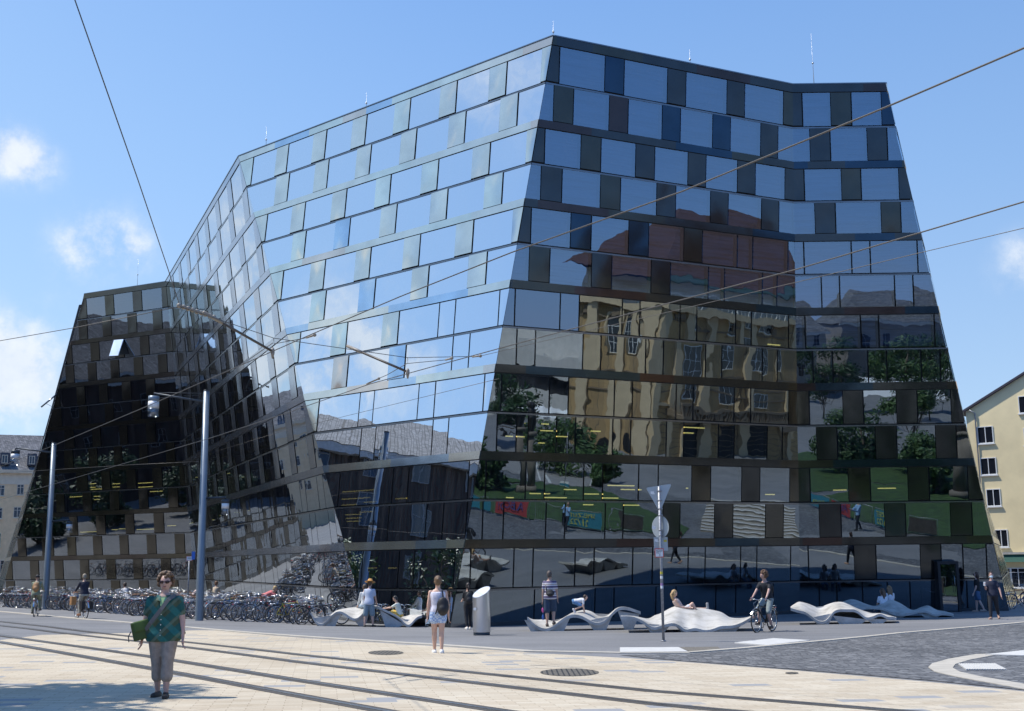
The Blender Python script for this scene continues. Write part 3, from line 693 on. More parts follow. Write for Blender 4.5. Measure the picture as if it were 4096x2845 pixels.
def drape(name, pts, mat, lift=.008, label=None, kind='structure', cat=None, thick=0.):
    """flat polygon on the square, split so that it follows the slope"""
    mb = MB(); P = [np.asarray(p, float)[:2] for p in pts]; bm = bmesh.new()
    f = bm.faces.new([bm.verts.new((p[0], p[1], 0)) for p in P]); bmesh.ops.triangulate(bm, faces=[f])
    bmesh.ops.subdivide_edges(bm, edges=[e for e in bm.edges if e.calc_length() > 4], cuts=3, use_grid_fill=True)
    bmesh.ops.triangulate(bm, faces=bm.faces[:])
    bmesh.ops.recalc_face_normals(bm, faces=bm.faces[:])
    bm.verts.index_update(); flip = sum(f.normal.z for f in bm.faces) < 0
    mb.add([(v.co.x, v.co.y, G(v.co.x, v.co.y) + lift) for v in bm.verts], [tuple(v.index for v in (reversed(f.verts) if flip else f.verts)) for f in bm.faces]); bm.free()
    if thick:
        n = len(P)
        for i in range(n):
            a, b = P[i], P[(i + 1) % n]; ga, gb = G(*a), G(*b); mb.quad((a[0], a[1], ga - .02), (b[0], b[1], gb - .02), (b[0], b[1], gb + lift), (a[0], a[1], ga + lift))
    return tag(mb.build(name, mat, loc=(0, 0, 0)), label, cat, kind=kind)
def ribbon(mb, pts, w, lift, z0=-.01):
    P = [np.asarray(p, float) for p in pts]; L, Rr = [], []
    for i in range(len(P)):
        t = P[min(i + 1, len(P) - 1)] - P[max(i - 1, 0)]; t = t[:2] / np.linalg.norm(t[:2]); nrm = np.array([-t[1], t[0]]) * w / 2
        L.append(P[i][:2] + nrm); Rr.append(P[i][:2] - nrm)
    for i in range(len(P) - 1):
        q = [L[i], L[i + 1], Rr[i + 1], Rr[i]]; t = [(a[0], a[1], G(*a) + lift) for a in q]; bt = [(a[0], a[1], G(*a) + z0) for a in q]
        mb.quad(*t[::-1]); mb.quad(t[0], t[1], bt[1], bt[0]); mb.quad(t[2], t[3], bt[3], bt[2])
def dense(pts, step=1.5):
    out = []
    for a, b in zip(pts, pts[1:]):
        a = np.asarray(a); b = np.asarray(b); k = max(1, int(np.linalg.norm(b - a) / step)); out += [a + (b - a) * i / k for i in range(k)]
    return out + [np.asarray(pts[-1])]
edge = [gS(*p) for p in ((850, 2521), (1200, 2552), (1565, 2575), (2114, 2612), (2600, 2639), (3186, 2684), (3700, 2728), (4096, 2768), (4500, 2815))]
left = [gS(*p) for p in ((762, 2523), (609, 2531), (164, 2541), (0, 2562), (-400, 2610))]
near = [np.array([-30, 9., 0]), np.array([-30, -40., 0]), np.array([14, -40., 0]), np.array([10.5, 6.5, 0])]
drape('tram_paving', left[::-1] + edge + near[::-1], BEIGE, .006)
mb = MB(); ribbon(mb, dense([gS(*p) for p in ((-300, 2425), (0, 2447), (365, 2480), (762, 2511), (1200, 2546), (1565, 2569), (2114, 2606), (2480, 2613), (2756, 2613))]), .36, .02)
tag(mb.build('kerb_line', KERB, loc=(0, 0, 0)), kind='structure')
mb = MB(); ribbon(mb, dense([gS(*p) for p in ((2600, 2613), (2756, 2612), (2960, 2596), (3225, 2571), (3600, 2534), (4096, 2491), (4500, 2455))], 1.), .22, .024)
tag(mb.build('cobble_kerb', KERB, loc=(0, 0, 0)), kind='structure')
cob = [gS(*p) for p in ((2480, 2622), (2756, 2616), (2960, 2600), (3225, 2575), (3600, 2538), (4096, 2495), (4500, 2459))]
drape('cobbled_road', cob + [np.array([45., 30., 0]), np.array([40., 12., 0])] + [gS(*p) for p in ((4500, 2809), (4096, 2762), (3700, 2722), (3186, 2680), (2600, 2635))], COBB, .010)
drape('kerb_slab', [gS(*p) for p in ((2480, 2594), (2714, 2593), (2752, 2610), (2480, 2613))], WHITE, .026, thick=1)
def ribbed(name, pts, label):
    o = drape(name, pts, WHITE, .028, kind='structure', thick=1); return o
ribbed('tactile_slab', [gS(*p) for p in ((2938, 2574), (3095, 2557), (3241, 2565), (3069, 2585))], '')
GRATE = pave_mat('grate_iron', ((.26, .23, .18), (.34, .30, .23)), .09, .05, .016, (.03, .03, .03), 0, None, .6, 0.)
drape('gravel_patch', [gS(*p) for p in ((2716, 2592), (2872, 2590), (2886, 2604), (2757, 2609))], M('loose_gravel', (.16, .145, .12), .9, vary=.6, scale=30, bmp=.6), .018)
def disc(cx_, cy_, rx, ry, n=28): return [gp(cx_ + rx * math.cos(2 * math.pi * k / n), cy_ + ry * math.sin(2 * math.pi * k / n)) for k in range(n)]
for (x, y, rx, ry, lb) in ((866, 1466, 40, 5, 'round iron drain grate in beige paving behind the woman in denim shorts'), (1278, 1510.5, 66, 8.5, 'large round iron grate in the beige tram paving, biggest of the grates'), (1777, 1512, 15, 2.4, 'small dark iron cover in beige paving near the cobbled road')):
    drape('drain_grate', disc(x, y, rx, ry), GRATE, .012, lb, kind=None, cat='grate')
# traffic island
mb = MB(); isl = [(4300, 2610), (4096, 2620), (3941, 2622), (3837, 2641), (3775, 2659), (3762, 2674), (3790, 2691), (3876, 2711), (4096, 2750), (4300, 2790)]
ribbon(mb, dense([gS(*p) for p in isl], .8), .42, .02); tag(mb.build('island_kerb', KERB, loc=(0, 0, 0)), kind='structure')
drape('island_slab', [gS(*p) for p in ((3941, 2623), (4096, 2606), (4300, 2600), (4300, 2622), (4096, 2627))], WHITE, .030, thick=1)
mb = MB(); q = [gS(*p) for p in ((3834, 2661), (3984, 2660), (4029, 2684), (3866, 2684))]
for i in range(16):
    a0 = q[0] + (q[1] - q[0]) * i / 16; a1 = q[0] + (q[1] - q[0]) * (i + .6) / 16; b0 = q[3] + (q[2] - q[3]) * i / 16; b1 = q[3] + (q[2] - q[3]) * (i + .6) / 16
    p = [a0, a1, b1, b0]; mb.hexa([v + (0, 0, -.02) for v in p] + [v + (0, 0, .034) for v in p])
mb.poly([v + (0, 0, .026) for v in q[::-1]]); tag(mb.build('tactile_island_slab', WHITE, loc=(0, 0, 0)), kind='structure')
# tram rails: a steel head in a dark groove
RAIL = M('rail_steel', (.34, .32, .30), .32, .85, vary=.2, scale=4); GROOVE = M('rail_groove', (.075, .07, .065), .9)
RP = [(((-300, 2464), (0, 2487), (755, 2571), (1200, 2621), (2600, 2766), (3577, 2845), (4400, 2905)), 'farthest of the four tram rails in the paving'),
      (((-300, 2476), (0, 2503), (579, 2570), (1200, 2651), (2600, 2817), (2900, 2845), (3600, 2905)), 'second farthest of the four tram rails in the paving'),
      (((-300, 2508), (0, 2543), (609, 2630), (1200, 2725), (1992, 2845), (2600, 2930)), 'second nearest tram rail, behind the woman in green'),
      (((-300, 2530), (0, 2570), (609, 2677), (1200, 2786), (1523, 2845), (2100, 2945)), 'nearest tram rail, just behind the woman in green')]
for pts, lb in RP:
    mb = MB(); P = dense([gS(*p) for p in pts], 3); mb.m = 1; ribbon(mb, P, .30, .013); mb.m = 0
    ribbon(mb, [p + np.array([0.02, -.05, 0]) for p in P], .065, .020); ribbon(mb, [p + np.array([.0, .05, 0]) for p in P], .03, .018)
    tag(mb.build('tram_rail', [RAIL, GROOVE], loc=(0, 0, 0)), lb, 'tram rail', 'tram rails')
# ------------------------------------------------------------------ catenary posts with lamps
POST = M('grey_post_paint', (.20, .245, .285), .42, .3, vary=.06, scale=2); DARK = M('dark_metal', (.06, .07, .08), .45, .4)
LWHITE = M('lamp_white', (.82, .82, .80), .5, vary=0)
def clear_mat():
    m = bpy.data.materials.new('lamp_clear'); m.use_nodes = True; n = m.node_tree.nodes; l = m.node_tree.links; n.remove(n['Principled BSDF'])
    t = n.new('ShaderNodeBsdfTransparent'); t.inputs[0].default_value = (.86, .89, .92, 1); g = n.new('ShaderNodeBsdfGlossy'); g.inputs['Roughness'].default_value = .08
    mx = n.new('ShaderNodeMixShader'); mx.inputs[0].default_value = .14; l.new(t.outputs[0], mx.inputs[1]); l.new(g.outputs[0], mx.inputs[2]); l.new(mx.outputs[0], n['Material Output'].inputs[0]); return m
CLEAR = clear_mat()
def post(base_px, top_y, lamps, label, r0=.165, r1=.125):
    b = gp(*base_px); H = at_y(base_px[0], top_y, b[1])[2] - b[2]; root = empty('catenary_post', tuple(b), label, 'post', 'tram wire posts'); top = b + (0, 0, H)
    mb = MB(); mb.tube([b - (0, 0, .1), b + (0, 0, .02), b + (0, 0, 1.), top], [r0, r0, r0 * .97, r1], 20); mb.build('pole', POST, root)
    mb = MB(); mb.tube([top - (0, 0, .02), top + (0, 0, .03)], r1 * 1.05, 16); mb.build('cap', DARK, root)
    for (lx, ly, w, hgt, ay) in lamps:
        c = at_y(lx, ly, b[1]); s = w / 2637. * b[1] / 2; hh = hgt / 2637. * b[1]
        a = np.array([b[0], b[1], at_y(base_px[0], ay, b[1])[2]]); arm = MB(); e = c + (0, 0, hh * .62); sg = np.sign(c[0] - b[0])
        arm.tube([a + (sg * .1, 0, 0), e + (0, 0, .02), e - (0, 0, hh * .1)], [.05, .04, .035], 8); 
        if hgt > 45: arm.tube([top - (0, 0, .1), e + (-sg * .2, 0, .05)], .012, 5)
        arm.build('lamp_arm', DARK, root)
        lamp = MB(); lamp.tube([c + (0, 0, hh * .5), c + (0, 0, hh * .24)], s, 20); o = lamp.build('lamp_head', POST if hgt > 45 else DARK, root)
        lamp = MB(); lamp.tube([c + (0, 0, hh * .24), c - (0, 0, hh * .1)], s * 1.0, 20); lamp.build('lamp_shade', LWHITE, o)
        lamp = MB(); lamp.tube([c - (0, 0, hh * .1), c - (0, 0, hh * .5)], s * .99, 20); lamp.tube([c - (0, 0, hh * .48), c - (0, 0, hh * .5)], s * 1.02, 20); lamp.tube([c - (0, 0, hh * .1), c - (0, 0, hh * .4)], s * .35, 8); lamp.build('lamp_glass', CLEAR, o)
    return root, b, top
p2r, p2b, p2t = post((447, 1393), 878, [(344.5, 912, 24, 46, 902), (505.5, 1138, 16.5, 33, 1119)], 'big tapered grey post with two lamps beside the parked bicycles')
p1r, p1b, p1t = post((101, 1368), 995, [(34, 1027, 19, 33, 1016), (155.5, 1183, 13, 25, 1171)], 'grey tapered post with two lamps farther down the tram line', .17, .125)
mb = MB(); c = at_y(434, 1247, p2b[1] - .17); mb.box(c, (.13, .03, .32)); o = mb.build('number_plate', M('blue_plate', (.03, .13, .5), .4, vary=0), p2r)
# ------------------------------------------------------------------ overhead wires
WIRE = M('wire', (.10, .095, .09), .5, .5, vary=0); INSUL = M('insulator', (.26, .23, .19), .5, vary=.1); ROD = M('rod', (.09, .08, .07), .5, .3)
def wire(pts, r, label, name='overhead_wire', parts=()):
    mb = MB(); mb.tube(dense(pts, 4.), r, 6)
    o = mb.build(name, WIRE, loc=tuple(pts[0])); return tag(o, label, 'wire', 'overhead tram wires')
def zl(pts, z): return [at_z(x, y, z) for x, y in pts]
wire(zl(((2420, 58), (2298, 108), (1990, 240), (1530, 430), (1150, 566), (900, 665), (700, 750), (540, 820), (330, 912), (130, 996), (0, 1048)), 5.3), .008, 'thick contact wire running from upper right across the glass to the lower left')
wire(zl(((2420, 420), (2298, 453), (1790, 604), (1206, 759), (982, 820), (830, 862), (620, 935), (470, 984), (300, 1034), (0, 1122)), 5.0), .008, 'lower thick contact wire crossing in front of the mirrored stone building')
wire(zl(((2420, 486), (2298, 512), (1790, 633), (1206, 769), (1075, 800)), 5.1), .0045, 'thin wire just below the lower contact wire at the right')
wire([at_z(150, -60, 8.2), at_z(168, 0, 7.6), at_z(240, 205, 6.9), at_z(310, 405, 6.5), at_z(378, 607, 6.2), at_z(404, 688, 6.1)], .007, 'span wire dropping steeply from the top left sky to the bracket')
wire(zl(((-60, 776), (0, 765), (160, 737), (400, 689)), 6.1), .007, 'thin wire crossing the sky left of the small dark tower')
wire([at_y(466, 1019, p2b[1])] + zl(((620, 972), (1150, 845), (1700, 700)), 7.0)[:1] + [at_z(1120, 850, 6.0)], .007, 'thin stay wire running right from the big lamp post')
wire([at_y(446, 1036, p2b[1])] + [at_y(300, 1043, p2b[1] + 3), at_y(0, 1062, p2b[1] + 9)], .008, 'thin wire running left from the big lamp post')
wire([at_y(110, 1140, p1b[1]), at_y(60, 1142, p1b[1]+1)], .008, 'short stay wire left of the farther lamp post')
# registration arms with insulators
def arm(a, b, label, wires=()):
    root = empty('wire_bracket', tuple(a), label, 'wire bracket', 'tram wire brackets'); mb = MB(); mb.tube([a, b], .024, 8); mb.build('rod', ROD, root)
    d = (b - a) / np.linalg.norm(b - a)
    mb = MB(); mb.tube([a - d * .3, a - d * .02, a + d * .12], [.03, .034, .03], 8); mb.build('insulator', INSUL, root); mb = MB(); mb.tube([b + (0, 0, .07), b + (0, 0, .03), b - (0, 0, .03), b - (0, 0, .13)], [.014, .036, .036, .014], 8); mb.build('insulator', INSUL, root)
    mb = MB()
    for P in wires: mb.tube(P, .007, 5)
    if wires: mb.build('stay_wires', WIRE, root)
za = 5.75
arm(at_z(487, 718, za), at_z(612, 789, 5.35), 'slanting wire bracket in front of the left facets with insulators', [zl(((404, 688), (487, 716), (614, 759), (700, 772), (915, 803)), za), zl(((614, 759), (615, 772), (700, 756)), za), zl(((540, 820), (612, 770)), 5.5), zl(((404, 689), (440, 700), (480, 712)), za + .1)])
arm(at_z(803, 787, za), at_z(915, 835, 5.2), 'slanting wire bracket in front of the bright glass facet', [zl(((803, 787), (915, 803), (1077, 800)), za), zl(((825, 860), (868, 842), (915, 815)), 5.3), zl(((915, 803), (915, 816), (1011, 807)), za)])
for (x, y, z) in ((700, 756, za), (1077, 800, 5.5), (1011, 806, za), (828, 860, 5.3), (545, 820, 5.35)): 
    pass
mb = MB(); c = zl(((402, 686), (440, 698), (480, 712)), 6.0); mb.tube(c, .025, 8)
for t in range(9): mb.ell(c[0] + (c[2] - c[0]) * t / 8, (.045, .045, .045), 7, 5)
tag(mb.build('insulator', INSUL, loc=tuple(c[0])), 'knobbly insulator on the wire above the small dark tower', 'insulator', 'wire insulators')
mb = MB()
for a, b in (((688, 758), (706, 752)), ((1060, 801), (1078, 799)), ((1000, 808), (1014, 804)), ((823, 862), (850, 850))):
    P = zl((a, b), za - .2); m2 = MB(); m2.tube(P, .018, 6); m2.ell(P[1], (.034, .034, .034), 8, 6); tag(m2.build('insulator', INSUL, loc=tuple(P[0])), {688: 'small insulator on the wires over the left edge of the bright facet', 1060: 'small insulator nearest the corner of the dark facet', 1000: 'small insulator above the thick contact wire on the bright facet', 823: 'small insulator at the lower end of the stay wire'}[a[0]], 'insulator', 'wire insulators')
# ------------------------------------------------------------------ signs
ALU = M('sign_back_alu', (.42, .46, .47), .45, .55, vary=.05, scale=3); GALV = M('galvanised', (.30, .31, .33), .5, .6, vary=.3, scale=25); RED = M('sign_red', (.6, .04, .03), .45, vary=0); PAPER = M('sign_white', (.8, .8, .78), .5, vary=0); INK = M('black_ink', (.02, .02, .02), .6, vary=0); YEL = M('yellow_sticker', (.6, .5, .05), .6, vary=0)
b = gp(1489, 1440); sg = empty('sign_post', tuple(b), 'grey pole with the backs of a triangular and a round road sign', 'road sign'); Y = b[1]; pxm = 2637. / Y
top = at_y(1479, 1092, Y); mb = MB(); mb.tube([b, top], .036, 12); mb.tube([b, b + (0, 0, .03)], .07, 12); mb.build('pole', GALV, sg); H = top[2] - b[2]
def onp(px, py, dy): return at_y(px, py, Y + dy)
mb = MB(); P = [onp(1451, 1097, .07), onp(1506, 1088, -.12 + .2), onp(1484, 1149, .08), onp(1480, 1149, .07)]
tri = []
cs = [np.array(onp(*q, .07)) for q in ((1449.5, 1095), (1507, 1086), (1481, 1150))]
for i in range(3):
    a, c_, d = cs[i - 1], cs[i], cs[(i + 1) % 3]; u = (a - c_) / np.linalg.norm(a - c_); v = (d - c_) / np.linalg.norm(d - c_); r = .06
    for t in (0, .25, .5, .75, 1): q1 = c_ + u * r * (1 - t) ** 2 + v * r * t ** 2; tri.append(q1)
mb.loft([[p for p in tri], [p + np.array([0, .012, 0]) for p in tri]], smooth=False); mb.build('triangle_sign', ALU, sg)
mb = MB(); c = onp(1482, 1183, .075); ax = np.array([.80, -.6, 0]); mb.loft([[c + (ax * .26 * math.cos(t) + np.array([0, 0, .30]) * math.sin(t)) + o for t in [2 * math.pi * k / 32 for k in range(32)]] for o in (np.zeros(3), np.array([.0, .012, 0]))], smooth=False); mb.build('round_sign', ALU, sg)
mb = MB(); c = onp(1483, 1221, .075); mb.box(c, (.37, .01, .36)); mb.build('plate', ALU, sg)
mb = MB(); c = onp(1479.5, 1241, -.06); s = 19.5 / pxm; mb.box(c, (s, .008, s)); mb.m = 1; mb.box(c - (0, .003, 0), (s * .84, .008, s * .84)); mb.m = 2
for tx, dx, dz, sz in (('H300', 0, .27, .34), ('10,1', -.12, 0.02, .34), ('3', .04, -.27, .34)): text_into(mb, tx, s * sz, c + np.array([dx * s, -.0085, dz * s]), (1, 0, 0), (0, 0, 1), .001)
mb.box(c + np.array([0, -.0075, s * .14]), (s * .6, .002, s * .02)); mb.build('hydrant_plate', [RED, PAPER, INK], sg)
mb = MB()
for y in (1100, 1122, 1141, 1156, 1190, 1202):
    if mb.v: mb.build('clamp', GALV, sg); mb = MB()
    k = b + (top - b) * ((1440 - y) / 350.); mb.tube([k - (0, 0, .02), k + (0, 0, .02)], .046, 10); mb.box(k + np.array([.02, .04, 0]), (.13, .03, .03))
mb.build('clamp', GALV, sg)
SPU = M('sticker_purple', (.35, .2, .4), .6, vary=0)
for (x, y, w, h_) in ((1464, 1106, 8, 6), (1467, 1184, 7, 7), (1473, 1213, 7, 5)): mb = MB(); mb.box(onp(x, y, .058), (w / pxm, .004, h_ / pxm)); mb.box(onp(x + 2.5, y + 2.5, .056), (w / pxm * .8, .004, h_ / pxm * .4)); mb.build('sticker', PAPER, sg)
mb = MB(); mb.box(onp(1493, 1214, .062), (7 / pxm, .004, 4.5 / pxm)); mb.build('sticker', YEL, sg)
for y in (1300, 1316, 1322, 1290):
    k = b + (top - b) * ((1440 - y) / 350.); mb = MB(); mb.tube([k, k + (0, 0, .07)], .0375, 10, cap=False); mb.build('sticker', {1300: PAPER, 1316: SPU, 1322: PAPER, 1290: YEL}[y], sg)
b = gp(421, 1390) + np.array([0, 5., 0]); b = at_y(421, 1360, b[1]); b[2] = G(b[0], b[1]); sg2 = empty('sign_post', tuple(b), 'small white sign with red edge on a thin pole among the bicycles', 'road sign'); t = at_y(425, 1249, b[1])
mb = MB(); mb.tube([b, t], .03, 8); mb.build('pole', GALV, sg2); mb = MB(); c = at_y(425, 1253.5, b[1] - .05); mb.box(c, (.28, .01, .21)); mb.m = 1; mb.box(c - (0, .004, 0), (.25, .008, .18)); mb.m = 2
for dz in (.03, -.0): mb.box(c + np.array([0, -.0085, dz]), (.16, .003, .012))
mb.build('plate', [RED, PAPER, INK], sg2)
# ------------------------------------------------------------------ litter bin: brushed cylinder cut on the slant
BRUSH = M('brushed_steel', (.62, .62, .63), .28, 1., vary=.05, scale=3); BRUSH.node_tree.nodes['Principled BSDF'].inputs['Anisotropic'].default_value = .5
b = gp(1081, 1426); pxm = 2637. / b[1]; r = 19.3 / pxm; root = empty('litter_bin', tuple(b), 'tall brushed steel litter bin cylinder with slanted white top', 'litter bin')
n = 40; hz = [b[2] + (93 + 8.5 * (math.cos(2 * math.pi * k / n) + math.sin(2 * math.pi * k / n))) / pxm for k in range(n)]
mb = MB(); ring0 = [np.array([b[0] + r * math.cos(2 * math.pi * k / n), b[1] + r * math.sin(2 * math.pi * k / n), b[2] + 7 / pxm]) for k in range(n)]
ring1 = [np.array([p[0], p[1], hz[k]]) for k, p in enumerate(ring0)]; mb.loft([ring0, ring1], cap=False); cc = np.mean(ring1, axis=0); ring2 = [cc + (p - cc) * .93 for p in ring1]; mb.loft([ring1, ring2], cap=False); mb.build('shell', BRUSH, root)
mb = MB(); mb.poly([p + (0, 0, .001) for p in ring2]); mb.build('lid', M('bin_lid', (.80, .80, .79), .35, .5, vary=0), root)
mb = MB(); mb.tube([b - (0, 0, .02), b + (0, 0, 7 / pxm)], r * .94, 32); mb.build('base', DARK, root)
mb = MB(); c = at_y(1066, 1367, b[1] - r * .93); mb.box(c, (.08, .01, .08), [np.array([.7, -.25, .7]), np.array([.3, 1, 0]), np.array([-.7, .25, .7])]); mb.build('sticker', PAPER, root)
# ------------------------------------------------------------------ wavy concrete benches
def conc_mat():
    m, n, l, b = nt('bench_concrete'); b.inputs['Roughness'].default_value = .7; v = coords(n, l); t = noise(n, l, v, 2.2, 6, .65); t2 = noise(n, l, v, 30, 3)
    c = ramp(n, l, t.outputs['Fac'], [(.22, (.24, .225, .19)), (.40, (.42, .40, .36)), (.55, (.54, .52, .48)), (.75, (.60, .58, .54))]); l.new(mixc(n, l, .25, c, ramp(n, l, t2.outputs['Fac'], [(.3, (.7, .7, .7)), (.7, (1.1, 1.1, 1.1))]), 'MULTIPLY'), b.inputs['Base Color']); bump(n, l, t2.outputs['Fac'], .25, .01, b); return m
CONC = conc_mat()
def bench(label, sc, org, nearp, farp, base_y, width, feet, thick=.10, base_far=None):
    v = lambda p: ((org[0] + p[0] / sc) / 1.7824, (org[1] + p[1] / sc) / 1.7824)
    xm, ym = v((np.mean([p[0] for p in nearp]), base_y)); d = gp(xm, ym); Yn = d[1]
    def crv(P, off, N=56):
        q = np.array([at_y(*v(p), Yn + off) for p in P]); s = np.linspace(0, 1, len(q)); L = np.concatenate([[0], np.cumsum(np.linalg.norm(np.diff(q, axis=0), axis=1))]); L /= L[-1]
        t = np.linspace(0, 1, N); r = np.stack([np.interp(t, L, q[:, k]) for k in range(3)], 1)
        for _ in range(2): r[1:-1] = (r[:-2] + 2 * r[1:-1] + r[2:]) / 4
        return r
    A, B = crv(nearp, 0), crv(farp, width); root_loc = (d[0], Yn + width / 2, G(d[0], Yn))
    root = empty('wavy_bench', root_loc, label, 'bench', 'wavy concrete benches'); mb = MB(); N, K = len(A), 12; top = []
    for i in range(N):
        for k in range(K + 1):
            t = k / K; p = A[i] * (1 - t) + B[i] * t; p = p + np.array([0, 0, .0]); p[2] = max(p[2], G(p[0], p[1]) + thick * .55); top.append(p)
    W = K + 1; bot = [p - np.array([0, 0, thick]) for p in top]; bot = [np.array([p[0], p[1], max(p[2], G(p[0], p[1]) + .005)]) for p in bot]
    mb.smooth = True; o = len(top); fs = []
    for i in range(N - 1):
        for k in range(K):
            fs.append((i * W + k, (i + 1) * W + k, (i + 1) * W + k + 1, i * W + k + 1)); fs.append((o + i * W + k, o + i * W + k + 1, o + (i + 1) * W + k + 1, o + (i + 1) * W + k))
    mb.add(top + bot, fs); mb.smooth = False; vs = top + bot
    for i in range(N - 1):
        for k in (0, K): mb.quad(*[vs[j] for j in ((i * W + k, o + i * W + k, o + (i + 1) * W + k, (i + 1) * W + k) if k == 0 else (i * W + k, (i + 1) * W + k, o + (i + 1) * W + k, o + i * W + k))])
    for k in range(K):
        for i in (0, N - 1): mb.quad(*[vs[j] for j in (i * W + k, i * W + k + 1, o + i * W + k + 1, o + i * W + k)])
    mb.build('seat', CONC, root)
    for x0, x1 in feet:                                   # supports: tapering walls from the underside to the ground
        mb = MB(); X0, X1 = at_y(*v((x0, base_y)), Yn)[0], at_y(*v((x1, base_y)), Yn)[0]; rings = []
        for f in (0., .5, 1.):
            rg = []
            for k in range(0, K + 1, 2):
                t = .06 + .88 * k / K
                for side in ((0,) if k not in (0, K) else (0,)): pass
            rings.append(rg)
        pts = []
        for side in (0, 1):
            for k in range(0, K + 1, 2):
                t = k / K; t2 = .04 + .92 * t; row = []
                for xx, wd in ((X0, -1), (X1, 1)):
                    Ai = A[np.argmin(abs(A[:, 0] - xx + wd * .10))]; 
                    dx = Yn + width * t2; x = xx * dx / Yn * 1.; zt = None
                    C_ = A * (1 - t2) + B * t2; j = np.argmin(abs(C_[:, 0] - (x + wd * .22))); zt = max(C_[j][2] - thick * .9, G(x, dx) + .02)
                    row.append((np.array([x + wd * .22, dx, zt]), np.array([x, dx, G(x, dx) - .01])))
                if side == 0: pts.append(row)
        for i in range(len(pts) - 1):
            a, c = pts[i], pts[i + 1]
            mb.quad(a[0][0], c[0][0], c[0][1], a[0][1]); mb.quad(a[1][0], a[1][1], c[1][1], c[1][0])
        for a in (pts[0], pts[-1]): mb.quad(a[0][0], a[0][1], a[1][1], a[1][0])
        mb.build('support', CONC, root)
    return A, B, Yn
b1 = bench('wavy concrete bench where the hat wearer stands beside the bicycles', 4.56, (1200, 2200), [(195, 1120), (230, 1220), (290, 1310), (360, 1365), (430, 1345), (520, 1260), (600, 1165), (690, 1110), (770, 1120), (860, 1180), (950, 1245), (1010, 1268), (1070, 1240), (1130, 1170), (1200, 1090), (1300, 1035), (1400, 1015), (1500, 1060), (1620, 1120), (1750, 1180), (1850, 1260), (1920, 1350), (1975, 1385), (2030, 1350), (2090, 1260), (2150, 1205), (2225, 1195)],
           [(205, 1122), (350, 1195), (550, 1190), (660, 1100), (850, 1060), (1050, 1040), (1170, 1030), (1300, 1008), (1420, 1010), (1530, 1090), (1700, 1150), (1820, 1200), (1900, 1225), (2000, 1180), (2080, 1168), (2220, 1180)], 1400, 1.5, [(340, 640), (1090, 1180), (1560, 1800)], .09)
b2 = bench('wavy concrete bench under the crawling child and the man in stripes', 4.104, (2080, 2280), [(118, 770), (200, 860), (300, 935), (420, 972), (530, 940), (640, 850), (760, 760), (880, 725), (1000, 745), (1100, 800), (1200, 860), (1290, 875), (1400, 830), (1500, 720), (1600, 620), (1690, 600), (1800, 620), (1975, 680)],
           [(135, 775), (210, 820), (420, 812), (600, 850), (720, 780), (850, 700), (1060, 648), (1180, 680), (1300, 762), (1400, 768), (1480, 715), (1580, 620), (1690, 598), (1800, 618), (1980, 685)], 997, 1.5, [(180, 290), (480, 720), (1210, 1415), (1720, 1860)], .10)
b3 = bench('wide wavy white concrete bench with a sunbathing woman behind its crest', 3.283, (2460, 2280), [(75, 610), (150, 604), (240, 612), (340, 652), (420, 702), (500, 765), (560, 745), (640, 720), (720, 700), (790, 695), (850, 730), (930, 795), (1000, 770), (1060, 755), (1120, 780), (1190, 795), (1280, 780), (1380, 735), (1480, 735), (1560, 730), (1650, 700), (1740, 650), (1820, 597)],
           [(80, 600), (240, 602), (450, 648), (520, 590), (600, 575), (700, 510), (830, 460), (1000, 488), (1200, 510), (1400, 550), (1470, 600), (1500, 628), (1650, 636), (1745, 622), (1825, 590)], 820, 2.2, [(470, 640), (880, 1100), (1300, 1580)], .09)
b4 = bench('wavy white concrete bench right of the cyclist, nearer of the right-hand pair', 3.1917, (3120, 2280), [(135, 485), (240, 517), (320, 532), (400, 592), (480, 650), (545, 665), (600, 640), (650, 570), (700, 512), (780, 500), (860, 505), (960, 500), (1020, 545), (1100, 615), (1200, 590), (1270, 550), (1320, 570), (1380, 610), (1430, 590), (1485, 612)],
           [(135, 468), (240, 398), (360, 430), (500, 490), (600, 440), (700, 410), (800, 405), (880, 440), (960, 480), (1060, 520), (1180, 555), (1280, 550), (1380, 575), (1485, 605)], 692, 1.5, [(480, 620), (760, 1040), (1180, 1310)], .09)
b5 = bench('wavy white concrete bench where two people in white shirts sit', 3.1917, (3120, 2280), [(1000, 497), (1060, 480), (1150, 475), (1270, 480), (1350, 500), (1430, 545), (1530, 572), (1650, 552), (1750, 526), (1850, 516), (1900, 536), (1970, 572), (2050, 552), (2120, 553), (2218, 572)],
           [(800, 405), (910, 368), (1000, 390), (1100, 440), (1200, 465), (1260, 450), (1380, 378), (1450, 385), (1550, 430), (1650, 500), (1710, 520), (1780, 480), (1850, 460), (1880, 443), (1940, 475), (2000, 513), (2110, 525), (2215, 560)], 612, 2.0, [(1350, 1560), (1850, 2000)], .08)
# handrail by the entrance
b = gp(2107, 1373); root = empty('handrail', tuple(b), 'low steel handrail left of the glass entrance door', 'handrail'); mb = MB(); a = b + (0, 0, 1.0); c0 = at_y(2070, 1319, b[1] + .6); c1 = at_y(2092, 1329, b[1]); cb = np.array([c0[0], c0[1], G(c0[0], c0[1])])
mb.tube([c0, c1, at_y(2106, 1330, b[1])], .025, 8); mb.build('rail', GALV, root); mb = MB(); top = at_y(2107, 1331, b[1]); mb.b2((top[0] - .09, b[1] - .05, b[2] - .02), (top[0] + .09, b[1] + .05, top[2])); mb.build('post', M('slate_post', (.10, .11, .125), .5), root); mb = MB(); mb.b2((c0[0] - .07, c0[1], cb[2]), (c0[0] + .07, c0[1] + .08, c0[2])); mb.build('post', SEAM, root)
